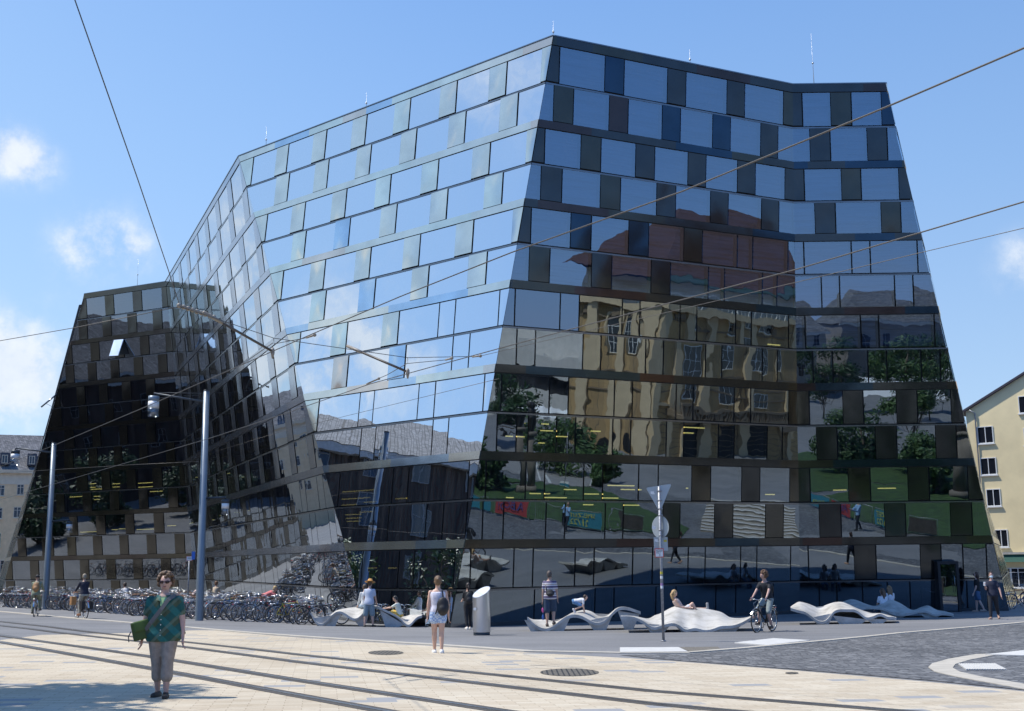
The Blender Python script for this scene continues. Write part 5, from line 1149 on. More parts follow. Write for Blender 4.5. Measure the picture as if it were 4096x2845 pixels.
mb = MB()                                                  # rusticated base, corner pilasters, cornices
hx(mb, L1, -.3, wr, zC - .5, zC + .25, -.2, .7); hx(mb, L2, -.6, wl + .3, zC - .5, zC + .27, -.2, .7); hx(mb, L1, 0, wr, 4.9, 5.3, 0, .3)
for s in (-.25, 3.1, 8.4, 17, 25.6, 34): hx(mb, L1, s, s + 1.2, -.5, zC - .52, 0, .35)
for s in (.15, 3.4, 6.6): hx(mb, L2, s, s + 1.1, -.5, zC - .52, 0, .55)
mb.build('pilasters', STONE2, th); mb = MB()
for zz in (6.9, 8.1, zC - 1.6): hx(mb, L1, 0, wr, zz, zz + .16, 0, .14); hx(mb, L2, 0, wl, zz, zz + .16, 0, .16)
for s in (1.6, 4.9, 8.0): hx(mb, L2, s - .35, s + .35, zC - 1.4, zC - .7, 0, .4)
for s in (2.4, 6.2, 12.6, 21.2, 29.8): hx(mb, L1, s - .5, s + .5, zC - 1.35, zC - .75, 0, .3)
mb.build('string_courses', STONED, th)
for xs, ys, w, h, br in ((1550, 738, 1.9, 1.6, 1), (1638, 738, 1.9, 1.6, 1), (1722, 738, 1.9, 1.6, 1), (1556, 842, 3.0, 4.3, 2), (1630, 842, 3.0, 4.3, 2), (1712, 845, 3.0, 4.3, 2), (1553, 903, 2.8, 1.7, 2), (1630, 905, 2.8, 1.7, 2), (1712, 908, 2.8, 1.7, 2)):
    s, z = onf(n1, e1, xs, ys); window(th, L1, s, z, w, h, FRW, br, (.5,) if h < 3 else (.3, .6), sill=STONE2)
sb0, zb = onf(n1, e1, 1500, 935); sb1, _ = onf(n1, e1, 1770, 935); mb = MB(); hx(mb, L1, sb0, sb1, zb - .6, zb, 0, 2.0); hx(mb, L1, sb0, sb1, zb + .95, zb + 1.2, 1.7, 2.0)
s = sb0
while s < sb1: hx(mb, L1, s, s + .22, zb + .003, zb + .947, 1.75, 1.95); s += .5
mb.build('balcony', STONED, th)
for xs, w in ((1556, 3.6), (1626, 2.6), (1708, 4.6)):
    s, z = onf(n1, e1, xs, 1028); zt_ = onf(n1, e1, xs, 958)[1]; mb = MB(); hx(mb, L1, s - w / 2, s + w / 2, -.2, zt_, -.4, .02); n = 12
    mb.build('doorway', M('dark_doorway', (.006, .006, .007), .7, vary=0), th)
mb = MB()
for k in range(9): hx(mb, L1, 0, wr, .35 + k * .52, .40 + k * .52, .0, .05)
mb.build('plinth_joints', STONED, th)
for xs in (1352, 1412):                                     # tall round arched windows of the lit corner
    s, z = onf(n2, e2, xs, 800); _, zt_ = onf(n2, e2, xs, 700); w = 1.25; s = {1352: 5.1, 1412: 2.2}[xs]; window(th, L2, s, z, w, (zt_ - z) * .75, FRW, 1, (.4, .7), sill=STONE2)
    mb = MB(); z2 = z + (zt_ - z) * .75; mb.poly([L2(s + w / 2 * math.cos(a), z2 + w * .9 * math.sin(a), .02) for a in np.linspace(0, math.pi, 10)]); mb.build('arch_light', PANE, th)
    mb = MB(); pts = [L2(s + w * .62 * math.cos(a), z2 + w * 1.05 * math.sin(a), .08) for a in np.linspace(-.1, math.pi + .1, 12)]; mb.tube([L2(s + w * .62, z, .08)] + pts + [L2(s - w * .62, z, .08)], .16, 6); mb.build('arch_surround', STONE2, th)
    _, za_ = onf(n2, e2, xs, 985); mb = MB(); hx(mb, L2, s - .55, s + .55, .2, za_, -.3, .02); mb.poly([L2(s + .55 * math.cos(a), za_ + .55 * math.sin(a), .021) for a in np.linspace(0, math.pi, 10)]); mb.build('doorway', MATS['dark_doorway'], th)
ze = onf(n1, e1, 1600, 640)[1]; zr = onf(n1 * 1., e1, 1700, 470)[1] + 1.2                      # attic storey set back, then the wide tiled roof
mb = MB(); off = -1.2
Q0 = [L1(wr, zC, off), L1(-.2, zC, off) , L2(wl, zC, off), L2(wl, zC, off) + e1 * wr]; Q0[1] = (L1(0, zC, off) + L2(0, zC, off)) / 2; Q1 = [p + (0, 0, ze - zC) for p in Q0]
for i in range(4): mb.quad(Q0[i], Q0[(i + 1) % 4], Q1[(i + 1) % 4], Q1[i])
mb.build('attic_wall', wallmat('attic_render', (.60, .57, .52), 2.), th)
LA = local(L1(0, 0, off), e1, n1); s = 2.
while s < wr - 2: window(th, LA, s, zC + .7, 1.4, min(2.6, ze - zC - 1.), FRW, 1, ()); s += 3.1
mb = MB(); hx(mb, L1, 0, wr, zC + 1.2, zC + 1.3, .45, .55); s = 0
while s < wr: hx(mb, L1, s, s + .06, zC + .26, zC + 1.2, .47, .53); s += 1.
mb.build('railing', FRW, th)
mb = MB(); u = lambda p, d: p + np.array([0, 0, d]); E0 = [L1(wr, ze, .5), L1(-1.4, ze, .5), L2(wl + 1, ze, .9), L2(wl + 1, ze, .9) + e1 * wr]; ctr = L1(19., 0, -14); ctr[2] = K[2] + zr; ct2 = L1(46., 0, -14); ct2[2] = K[2] + zr
mb.quad(E0[0], E0[1], ctr, ct2); mb.poly([E0[1], E0[2], ctr]); mb.quad(E0[2], E0[3], ct2, ctr); mb.poly([E0[3], E0[0], ct2]); mb.build('roof', ROOFT, th)
mb = MB(); hx(mb, L1, -1.4, wr, ze - .35, ze - .02, -.9, .5); mb.build('eaves', M('copper_green', (.12, .20, .17), .7), th)
# lawn, path and steps in front of it
GRASS = M('grass_blades', (.034, .070, .013), .9, vary=.45, scale=2.2, bmp=.8)
lw = [mground(FD, *p) for p in ((1075, 1150), (1180, 1164), (1340, 1180), (1440, 1188), (1560, 1190))]
lawn = [(20.3, 22), (20.9, 28), (21.6, 32), (22.6, 35.5), (25.5, 38.5), (29.0, 37.), (32, 33.5), (36.5, 28.5), (39.5, 24), (41.5, 20.), (37, 18.5), (31, 18), (26, 17)]
tag(drape('lawn', lawn, GRASS, .05), kind='stuff'); 
drape('lawn_right', [(16.5, 6), (19.5, 20), (25.5, 16.5), (30, 17.5), (36, 18), (38, 9), (33, 2), (24, -1)], GRASS, .05)
tag(drape('path', [(41.6, 19.6), (52, 16), (60, 9), (56, 2), (45, 6), (38.6, 12), (38, 18)], M('pale_path', (.24, .23, .22), .85, vary=.2, scale=1.), .03), kind='structure')
mb = MB()
for x0, y0, x1, y1 in ((38.2, 18.4, 58, 1.), (41.8, 20, 61, 8)): ribbon(mb, dense([np.array([x0, y0, 0]), np.array([x1, y1, 0])]), .3, .09)
tag(mb.build('path_kerb', WHITE, loc=(0, 0, 0)), kind='structure')
st = empty('stone_steps', (33., 36., G(33, 36)), 'broad flight of pale stone steps mirrored below the sandstone building', 'steps'); a = np.array([30.2, 40.2]); dirn = np.array([.885, -.466]); per = np.array([.466, .885])
for k in range(11):
    c = a + dirn * k * .95; z = G(*c); mb = MB(); p = [np.array([*(c + per * w), 0]) for w in (-2.6, 3.4)] ; q = [v + np.array([*(dirn * 1.0), 0]) for v in p]
    lo = [np.array([v[0], v[1], z - .1]) for v in (p[0], p[1], q[1], q[0])]; mb.hexa(lo + [v + (0, 0, .12 + .11 * (k + 1)) for v in lo]); mb.build('step', M('step_stone', (.34, .31, .27), .85, vary=.1), st)
    mb = MB(); mb.hexa([v + (0, 0, .121 + .11 * (k + 1)) for v in (lo[0] - np.array([*(dirn * .03), 0]), lo[1] - np.array([*(dirn * .03), 0]), lo[1] + np.array([*(dirn * .2), 0]), lo[0] + np.array([*(dirn * .2), 0]))] + [v + (0, 0, .14 + .11 * (k + 1)) for v in (lo[0] - np.array([*(dirn * .03), 0]), lo[1] - np.array([*(dirn * .03), 0]), lo[1] + np.array([*(dirn * .2), 0]), lo[0] + np.array([*(dirn * .2), 0]))]); mb.build('nosing', WHITE, st)
# barriers with banners along the lawn
BAN = {'blue': M('banner_blue', (.03, .20, .28), .7, vary=0), 'red': M('banner_red', (.35, .045, .05), .7, vary=0), 'dark': M('banner_dark', (.06, .055, .05), .7, vary=.3), 'yellow': M('banner_yellow', (.50, .48, .06), .7, vary=0), 'ink': M('banner_ink', (.06, .06, .22), .7, vary=0)}
def barrier(a, b, label, banner=None, texts=()):
    a = np.array([*a, G(*a)]); b = np.array([*b, G(*b)]); e = b - a; W = np.linalg.norm(e[:2]); e /= np.linalg.norm(e); r = empty('barrier', tuple(a), label, 'barrier', 'barriers along the lawn'); up = np.array([0, 0, 1.])
    mb = MB(); mb.tube([a + up * .1, a + up * 1.1, b + up * 1.1, b + up * .1], .02, 6, closed=True)
    for k in range(1, int(W / .14)): mb.tube([a + e * .14 * k + up * .1, a + e * .14 * k + up * 1.1], .006, 4, cap=False)
    for p in (a, b): mb.tube([p + np.array([-e[1], e[0], 0]) * .3, p - np.array([-e[1], e[0], 0]) * .3], .02, 5); mb.tube([p, p + up * .1], .02, 5)
    mb.build('frame', GALV, r)
    if banner:
        n = np.array([e[1], -e[0], 0]); n = n if n[0] < 0 else -n; ex = e if np.cross(e, up) @ n > 0 else -e
        mb = MB(); c = (a + b) / 2 + up * .62 + n * .05; N = 8
        for i in range(N):
            f = lambda t: c + ex * (t - .5) * W * .94 + n * .03 * math.sin(t * 9)
            p, q = f(i / N), f((i + 1) / N); mb.quad(p - up * .45, q - up * .45, q + up * .42, p + up * .42)
        for k, (tx, dx, dz, sz, mi) in enumerate(texts): mb.m = mi; text_into(mb, tx, sz, c + n * .07 + ex * dx + up * dz, ex, up, .003)
        mb.build('banner', [BAN[banner], BAN['yellow'], BAN['ink']], r)
barrier((19.6, 25.3), (20.3, 27.9), 'barrier with blue banner mirrored at the left edge of the dark facet', 'blue', (('THEATER', 0, 0., .36, 1),))
barrier((20.4, 28.2), (20.9, 30.4), 'metal barrier with red banner mirrored low in the dark facet', 'red', (('ABO!', 0, .02, .7, 2),))
barrier((21., 30.7), (21.5, 32.6), 'bare metal barrier mirrored between the red and the blue banner')
barrier((21.6, 32.8), (22.3, 35.), 'metal barrier with blue banner lettered in yellow near the mirrored person', 'blue', (('SPIELZEIT', .1, .2, .36, 1), ('21/22', .25, -.2, .48, 1)))
barrier((22.6, 35.3), (23.9, 37.), 'metal barrier with dark banner mirrored behind the road sign', 'dark', ())
barrier((19.3, 22.5), (19.55, 25.), 'metal barrier with dark banner mirrored low in the right facet', 'dark', ())
# monument, lamp, tent, far buildings and parked things
P = mground(FD, 1178, 1108); r = empty('stone_monument', tuple(P), 'tall stone pedestal with dark figures mirrored left in the dark facet', 'monument'); mb = MB(); q = np.array(P)
mb.tube([q, q + (0, 0, .5)], .9, 4); mb.tube([q + (0, 0, .5), q + (0, 0, 4.4)], [.62, .5], 4); mb.tube([q + (0, 0, 4.4), q + (0, 0, 4.7)], .68, 4); mb.build('pedestal', wallmat('weathered_stone', (.20, .17, .14)), r)
mb = MB()
for dx in (-.22, .22): mb.cap_bone(q + (dx, 0, 4.7), q + (dx * .9, .05, 5.6), .2, .24); mb.cap_bone(q + (dx * .9, .05, 5.6), q + (dx * .6, .1, 6.2), .26, .18); mb.ell(q + (dx * .7, .1, 6.55), (.17, .18, .22), 10, 8)
mb.cap_bone(q + (.2, .1, 6.1), q + (-.3, .25, 5.7), .09, .07); me = rem('figures', mb, M('bronze_dark', (.05, .045, .04), .5, .4), .05, 2); link_ = bpy.data.objects.new('figures', me); COL.objects.link(link_); link_.parent = r; link_.location = -Vector(P); ROOTLOC['figures'] = (0, 0, 0)
P = mground(FD, 1262, 1112); r = empty('flag_pole', tuple(P), 'thin pole with small blue sign mirrored before the round tree', 'pole'); mb = MB(); q = np.array(P); mb.tube([q, q + (0, 0, 4.4)], .04, 8); mb.build('pole', GALV, r); mb = MB(); mb.box(q + (0, 0, 1.0), (.05, 1., .45)); mb.m = 1; mb.box(q + (0, 0, .9), (.054, 1.0, .2)); mb.build('plate', [PAPER, BAN['blue']], r)
TENT = M('tent_white', (.8, .8, .8), .7, vary=0); tq = np.array([88., -21, G(88, -21)]); r = empty('market_tent', tuple(tq), 'white market tent mirrored left behind the monument', 'tent'); mb = MB(); e = np.array([.45, .9, 0]); 
for k in (-1, 0, 1):
    c = tq + e * k * 4.6; cs = [c + np.array([dx, dy, 2.3]) for dx, dy in ((-2.2, -2.2), (2.2, -2.2), (2.2, 2.2), (-2.2, 2.2))]
    for i in range(4): mb.poly([cs[i], cs[(i + 1) % 4], c + (0, 0, 3.5)]); mb.quad(cs[i], cs[(i + 1) % 4], cs[(i + 1) % 4] - (0, 0, .5), cs[i] - (0, 0, .5))
mb.build('canopy', TENT, r); mb = MB()
for k in (-1, 0, 1):
    for dx, dy in ((-2.2, -2.2), (2.2, -2.2), (2.2, 2.2), (-2.2, 2.2)): c = tq + e * k * 4.6 + (dx, dy, 0); mb.tube([c, c + (0, 0, 2.3)], .04, 5)
mb.build('legs', GALV, r)
tq = np.array([47., -40, G(47, -40)]); r = empty('white_awning', tuple(tq), 'white stall awning mirrored at the right edge of the right facet', 'awning'); mb = MB(); mb.hexa([tq + np.array(v) for v in ((-5, -2, 2.3), (5, -2, 2.3), (5, 2, 2.0), (-5, 2, 2.0), (-5, -2, 4.2), (5, -2, 4.2), (5, 1.2, 2.7), (-5, 1.2, 2.7))]); mb.build('canopy', TENT, r); mb = MB()
for dx in (-4.8, 4.8): mb.tube([tq + (dx, 1.8, 0), tq + (dx, 1.8, 2.2)], .05, 5)
mb.build('legs', GALV, r)
block('pale_building', 'pale modern building with rounded upper floor mirrored beyond the tent', (112, -62, G(112, -62)), (-.35, -.94, 0)[:3] if False else (.3, .95, 0), 16, 34, 10.5, 11.2, wallmat('white_render', (.6, .58, .55)), M('flat_roof', (.2, .2, .2), .8), 2, (1.2, 4.6), 4.2, 2) if False else None
bw = empty('pale_building', (104., -40., G(104, -40)), 'pale modern building with dark window bands mirrored beyond the white tent', 'building'); o = np.array([104., -40., G(104, -40)]); e = np.array([.5, .866, 0]); nr = np.array([-.866, .5, 0]); L = local(o, e, nr); mb = MB(); hx(mb, L, -24, 16, -1, 4., -12, 0); hx(mb, L, -24, 16, 6.8, 9.6, -12, .6); hx(mb, L, -20, 10, 9.61, 12.6, -12, -3.5); mb.build('wall', wallmat('white_render', (.6, .58, .55)), bw); mb = MB(); hx(mb, L, -23.5, 15.5, 4.01, 6.79, -11, -.5); mb.build('window_band', PANE, bw)
for i, (x, y, l, zc, zr_, lb) in enumerate(((20, -62, 24, 9., 14., 'row house with dark roof mirrored high in the right facet'), (48, -70, 26, 11., 15.5, 'grey house with dark roof mirrored behind the tall tree'))):
    block('town_house', lb, (x + l, y, G(x, y)), (-1, .08, 0), 12, l, zc, zr_, wallmat(('grey_render', 'dusky_render')[i], ((.3, .29, .28), (.24, .22, .21))[i]), SLATE, 3, (1.2, 2.8), 3., 3)
tw = np.array([29., -48, G(29, -48)]); r = empty('water_tower', tuple(tw), 'dark tower with flat cap mirrored at the left of the right facet', 'tower'); mb = MB(); mb.tube([tw, tw + (0, 0, 13.5), tw + (0, 0, 15.)], [2.4, 1.9, 1.1], 12); mb.build('shaft', wallmat('tower_slate', (.08, .09, .10)), r); mb = MB(); mb.tube([tw + (0, 0, 15.2), tw + (0, 0, 15.6)], 1.9, 14); mb.tube([tw + (0, 0, 14.9), tw + (0, 0, 15.3)], .5, 8); mb.build('cap', DARK, r)
# ------------------------------------------------------------------ people
def plaid():
    m, n, l, b = nt('cloth_plaid_green'); b.inputs['Roughness'].default_value = .85; v = coords(n, l, 1., (0, rad(45), 0))
    sp = n.new('ShaderNodeSeparateXYZ'); l.new(v, sp.inputs[0]); f = lambda o, k, ph: mathn(n, l, 'SINE', mathn(n, l, 'MULTIPLY_ADD', o, k, ph))
    a = mathn(n, l, 'MULTIPLY_ADD', f(sp.outputs['X'], 34., 0.), .5, .5); c = mathn(n, l, 'MULTIPLY_ADD', f(sp.outputs['Z'], 34., 1.), .5, .5); t = noise(n, l, v, 25, 3)
    k = mixc(n, l, ramp(n, l, a, [(.4, (0, 0, 0)), (.6, (1, 1, 1))]), (.010, .085, .075), (.06, .085, .045)); k = mixc(n, l, ramp(n, l, c, [(.55, (0, 0, 0)), (.7, (.75, .75, .75))]), k, (.018, .15, .14)); k = mixc(n, l, ramp(n, l, mathn(n, l, 'ABSOLUTE', f(sp.outputs['X'], 17., .4)), [(.94, (0, 0, 0)), (.97, (.5, .5, .5))]), k, (.14, .20, .15)); k = mixc(n, l, .25, k, ramp(n, l, t.outputs['Fac'], [(.3, (.5, .5, .5)), (.7, (1.3, 1.3, 1.3))]), 'MULTIPLY')
    l.new(k, b.inputs['Base Color']); bump(n, l, noise(n, l, v, 9, 3).outputs['Fac'], .5, .02, b); return m
def striped(name, c0, c1, k, c2=None):
    m, n, l, b = nt(name); b.inputs['Roughness'].default_value = .85; v = coords(n, l); sp = n.new('ShaderNodeSeparateXYZ'); l.new(v, sp.inputs[0])
    s = mathn(n, l, 'MULTIPLY_ADD', mathn(n, l, 'SINE', mathn(n, l, 'MULTIPLY', sp.outputs['Z'], k)), .5, .5); st = [(.45, c0), (.55, c1)] if c2 is None else [(.25, c0), (.4, c1), (.75, c1), (.85, c2)]
    l.new(ramp(n, l, s, st), b.inputs['Base Color']); return m
def checked(name, c0, c1):
    m, n, l, b = nt(name); b.inputs['Roughness'].default_value = .85; v = coords(n, l); ck = n.new('ShaderNodeTexChecker'); ck.inputs['Scale'].default_value = 26; ck.inputs['Color1'].default_value = (*c0, 1); ck.inputs['Color2'].default_value = (*c1, 1); l.new(v, ck.inputs[0]); l.new(ck.outputs[0], b.inputs['Base Color']); return m
def blotch(name, *cs):
    m, n, l, b = nt(name); v = coords(n, l); t = noise(n, l, v, 9, 2); l.new(ramp(n, l, t.outputs['Fac'], [(.35 + .15 * i, c) for i, c in enumerate(cs)]), b.inputs['Base Color']); return m
STRAP = M('grey_strap', (.14, .135, .13), .8, vary=.1); BAGG = M('bag_green', (.075, .125, .028), .8, vary=.15, scale=8); BAGD = M('bag_olive', (.06, .09, .02), .8, vary=.1); BPK = M('black_nylon', (.012, .012, .014), .6, vary=.3, scale=12)
def lk(root, nm, mb, mat): return link(nm, mb.mesh(nm, mat), root)
# 1 the woman in the foreground
def ex1(root, J):
    h = J['h']; S = J['S']; hc = J['hc']; hr, hf, hup = J['hax']
    mb = MB(); mb.smooth = True                            # sunglasses: two curved lenses, bridge and temples
    for s in (1, -1):
        mb.ell(hc + hr * s * .0235 * h + hf * .0545 * h + hup * .003 * h, (.020 * h, .008 * h, .0135 * h), 12, 8, J['hax']); mb.tube([hc + hr * s * .042 * h + hf * .05 * h + hup * .007 * h, hc + hr * s * .05 * h + hup * .006 * h], .003 * h, 5)
    mb.tube([hc + hr * .01 * h + hf * .061 * h + hup * .006 * h, hc - hr * .01 * h + hf * .061 * h + hup * .006 * h], .003 * h, 5); lk(root, 'sunglasses', mb, M('sunglass_brown', (.035, .012, .010), .12, vary=0))
    mb = MB(); c = [S(.302) + np.array([-.085 * h, -.0 * h, 0]), S(.27) + np.array([-.05 * h, .088 * h, 0]), S(.19) + np.array([.0 * h, .118 * h, 0]), S(.08) + np.array([.085 * h, .115 * h, 0]), S(.02) + np.array([.135 * h, .06 * h, 0])]
    P = []
    for i in range(4):
        for t in np.linspace(0, 1, 5)[:-1]: P.append(c[i] + (c[i + 1] - c[i]) * t)
    P.append(c[-1]); W = .026
    for p, q in zip(P, P[1:]):
        d = q - p; d /= np.linalg.norm(d); o = np.cross(d, (0, 1, 0)); o /= np.linalg.norm(o); mb.hexa([p - o * W, p + o * W, q + o * W, q - o * W, p - o * W + (0, .012, 0), p + o * W + (0, .012, 0), q + o * W + (0, .012, 0), q - o * W + (0, .012, 0)])
    b0 = S(.302) + np.array([-.085 * h, 0, 0]); mb.tube([b0, S(.27) + np.array([-.06 * h, -.085 * h, 0]), S(.1) + np.array([.06 * h, -.09 * h, 0]), S(.02) + np.array([.14 * h, 0, 0])], .014, 6); lk(root, 'bag_strap', mb, STRAP)
    mb = MB(); c = S(.012) + np.array([.185 * h, .045 * h, 0]); ax = [np.array([.93, .36, 0]), np.array([-.36, .93, 0]), np.array([0, 0, 1.])]
    mb.box(c + (0, 0, .01), (.21, .11, .25), [ax[0] * .97 + np.array([0, 0, -.24]), ax[1], np.array([.24, 0, .97])]); o = link('bag', rem('bag', mb, BAGD, .012, 9), root); mb = MB(); mb.box(c + ax[1] * .012 + (-.01, 0, .075), (.215, .105, .14), [ax[0] * .97 + np.array([0, 0, -.24]), ax[1], np.array([.24, 0, .97])]); link('bag_flap', rem('bag_flap', mb, BAGG, .012, 7), root)
    mb = MB(); mb.tube([c + ax[0] * .07 * h, c + ax[0] * .09 * h - (0, 0, .04 * h), c + ax[0] * .085 * h - (0, 0, .085 * h)], .008, 6); lk(root, 'strap_end', mb, STRAP)
    mb = MB(); 
    for s in (1, -1): mb.hexa([S(.30) + np.array(v) * h for v in ((s * .02, .05, -.005), (s * .055, .03, .004), (s * .05, .075, -.04), (s * .012, .085, -.05), (s * .02, .062, .0), (s * .057, .042, .008), (s * .052, .085, -.036), (s * .014, .095, -.045))])
    lk(root, 'collar', mb, MATS['cloth_plaid_green'])
    mb = MB(); mb.poly([S(z) + np.array([x, y, 0]) * h for x, z, y in ((-.022, .285, .07), (.022, .285, .07), (.012, .22, .099), (-.006, .2, .103))]); lk(root, 'vest_top', mb, M('mint_top', (.30, .48, .22), .8, vary=0))
    mb = MB()
    for k in range(6): mb.ell(S(.19 - k * .042) + np.array([0, (.104 + .004 * k) * h, 0]), (.006, .005, .006), 6, 5)
    lk(root, 'buttons', mb, PAPER)
SANDAL = (.05, .035, .025)
person('woman in green plaid shirt and sunglasses walking toward the viewer', gp(362, 1566), rad(183), 1.66, 1.24, 1.32, legs=((-5, 6, -1.2), (11, 9, -1.2)), arms=((-4, 13, 12), (2, 12, 12)), head=(4, 2), sk=(.50, .31, .25), hair=('curly', (.13, .075, .04)), top=(plaid(), 'short'), hem=-.075, bottom=((.30, .25, .21), .73), flare=1.35, shoes=SANDAL, hemfl=1.20, voxel=.010, extra=ex1)
# cyclists
def rider(b_root_pos, rz, label, sk_, hair, top, bottom, h, lean, shoes, extra=None, seat=.93, reach=0., head=(0, 8)):
    p = np.array(b_root_pos); d = np.array([-math.sin(rz), math.cos(rz)]); q = (p[0] - d[0] * .30, p[1] - d[1] * .30, p[2])
    return person(label, q, rz, h, 1., hip=seat + .06, lean=lean, legs=((58, 62, 4), (32, 48, 4)), arms=((lean + 38 + reach, 8, 8), (lean + 38 + reach, 8, 8)), head=head, sk=sk_, hair=hair, top=top, bottom=bottom, shoes=shoes, extra=extra)
pb = (gp(1695, 1420) + gp(1737, 1416)) / 2; RZ = rad(142)
bicycle(tuple(pb), RZ, 0, 0, 'black', 'black trekking bicycle ridden by the curly haired young man before the dark glass', name='bicycle')
rider(pb, RZ, 'curly haired young man in black t-shirt and grey shorts riding the black bicycle', (.50, .30, .21), ('curly', (.12, .06, .03)), ((.018, .02, .026), 'short'), ((.25, .29, .28), .52), 1.82, 16, (.10, .06, .04), lambda r, J: backpack(r, J, BPK), reach=-12, head=(-42, 4))
pb = gp(68, 1384.5); pb = pb + np.array([0, .6, 0]); pb[2] = G(pb[0], pb[1]); RZ = rad(14)
bicycle(tuple(pb), RZ, 0, 1, 'black', 'bicycle with green saddle cover ridden away by the person with tan backpack')
rider(pb, RZ, 'cyclist seen from behind in pale olive jacket with tan backpack and dark cap', (.45, .28, .2), ('bald', (0, 0, 0)), ((.27, .31, .22), 'long'), ((.24, .26, .18), .95), 1.74, 14, (.06, .05, .04), lambda r, J: (backpack(r, J, M('tan_leather', (.36, .19, .08), .6, vary=.2), 0, .02), lk(r, 'cap', (lambda mb: (mb.ell(J['hc'] + J['hax'][2] * .02, (.095, .115, .1), 14, 8, J['hax']), mb)[1])(MB()), BPK)))
pb = gp(172, 1389) + np.array([0, .5, 0]); pb[2] = G(pb[0], pb[1]); RZ = rad(38)
bicycle(tuple(pb), RZ, 0, 0, 'dark grey', 'bicycle with panniers ridden by the person in dark jacket near the left kerb', basket=False)
def ex3(r, J):
    mb = MB(); mb.box((-.22, .75, .72), (.2, .24, .34)); lk(r, 'paper_bag', mb, M('paper_brown', (.42, .22, .09), .8)); mb = MB(); mb.box((.17, -.28, .55), (.13, .32, .34)); mb.box((-.17, -.28, .55), (.13, .32, .34)); lk(r, 'pannier', mb, BPK)
rider(pb, RZ, 'grey haired cyclist in navy jacket and beige trousers riding away', (.48, .3, .22), ('short', (.30, .25, .18)), ((.02, .022, .04), 'long'), ((.42, .38, .30), .95), 1.76, 10, (.22, .09, .04), ex3)
# standing and sitting people on the square
def hat(r, J):
    hr, hf, hup = J['hax']; c = J['hc'] + hup * .075; mb = MB(); mb.loft([[c + hup * z + (hr * math.cos(a) * rr + hf * math.sin(a) * rr * 1.05) for a in np.linspace(0, 2 * math.pi, 20, endpoint=False)] for z, rr in ((-.015, .20), (-.002, .15), (0., .105), (.07, .092), (.10, .07), (.11, .02))])
    lk(r, 'straw_hat', mb, M('straw', (.58, .30, .10), .8, vary=.15, scale=30)); mb = MB(); mb.ell((.17, .06, J['S'](-.02)[2]), (.05, .03, .06), 8, 6); lk(r, 'belt_pouch', mb, LEATHER)
pp = gp(828, 1407); pp[0] += 0
person('person in straw hat and blue-grey shorts standing at the first bench', tuple(pp), rad(-8), 1.70, 1.02, legs=((4, 3, 5), (-2, 3, 6)), arms=((10, 10, 18), (10, 10, 22)), head=(-6, 12), hair=('short', (.1, .06, .03)), lean=7, top=(striped('stripes_blue_white', (.72, .74, .78), (.30, .38, .55), 150), 'short'), hem=-.06, bottom=((.20, .27, .31), .50), flare=1.2, shoes=(.035, .03, .025), extra=hat, sk=(.55, .36, .28))
def on_bench(A, B, Yn, xv, t=.5):
    x = at_y(xv, 1380, Yn)[0]; C_ = A * (1 - t) + B * t; j = np.argmin(abs(C_[:, 0] - x * (C_[0][1] / Yn))); return C_[j]
def sitter(label, xv, bn, t, rz, h, hipz, legs, **kw):
    A, B, Yn = bn; c = on_bench(A, B, Yn, xv, t); return person(label, (c[0], c[1], c[2] - .0), rz, h, hip=hipz, legs=legs, **kw)
sitter('person in pale top sitting half hidden behind the straw hat wearer', 817, b1, .75, rad(25), 1.62, .12, ((82, 80, 5), (82, 80, 5)), lean=6, arms=((20, 6, 20), (20, 6, 20)), top=((.70, .70, .66), 'long'), bottom=((.45, .55, .62), .95), hair=('short', (.1, .06, .03)), head=(0, 10))
sitter('black haired boy in cream shirt and patterned shorts sitting on a bench', 899, b1, .45, rad(78), 1.52, .10, ((112, 104, 6), (104, 108, 6)), lean=17, arms=((64, 6, 22), (60, 6, 24)), top=((.66, .70, .62), 'short'), bottom=(blotch('shorts_floral', (.05, .16, .10), (.70, .50, .05), (.55, .12, .04), (.10, .25, .16)), .45), hair=('short', (.012, .010, .010)), head=(10, 18), shoes=None, extra=lambda r, J: lk(r, 'phone', (lambda mb: (mb.box(J['wri', 1] + J['fore', 1] * .1 + (0, 0, .02), (.07, .02, .13), [np.array([1., 0, 0]), np.array([0, .5, .8]), np.array([0, .8, -.5])]), mb)[1])(MB()), PAPER))
def ex8(r, J):
    h = J['h']; backpack(r, J, BPK, .10, .07, (.14, .085, .21), False); mb = MB(); mb.tube([J['S'](.30) + np.array([.085, 0, 0]), J['S'](.25) + np.array([.10, -.11, 0]), J['S'](.12) + np.array([.13, -.16, 0])], .016, 6); mb.tube([J['S'](.1) + np.array([.0, -.17, 0]), J['S'](-.02) + np.array([-.06, -.16, 0])], .014, 6); lk(r, 'strap', mb, BPK)
    mb = MB(); mb.box(J['wri', -1] + np.array([0, .02, -.11]), (.09, .02, .10)); mb.tube([J['wri', -1] + np.array([-.02, 0, -.12]), J['wri', -1] + np.array([-.05, 0, -.2]), J['wri', -1] + np.array([0.02, 0, -.19])], .004, 4); lk(r, 'face_mask', mb, M('mask_blue', (.5, .65, .75), .7, vary=0))
person('woman in white tank top and blue checked shorts carrying a black backpack', gp(983, 1466), rad(6), 1.66, 1.06, legs=((-6, 6, -1.), (5, 4, -1.)), arms=((-4, 10, 12), (-3, 9, 12)), hair=('bun', (.15, .09, .05)), sk=(.60, .38, .28), top=((.74, .72, .80), 'none'), hem=-.0, bottom=(checked('gingham_blue', (.55, .66, .80), (.25, .38, .68)), .17), flare=1.15, shoes=(.72, .72, .70), extra=ex8, voxel=.014)
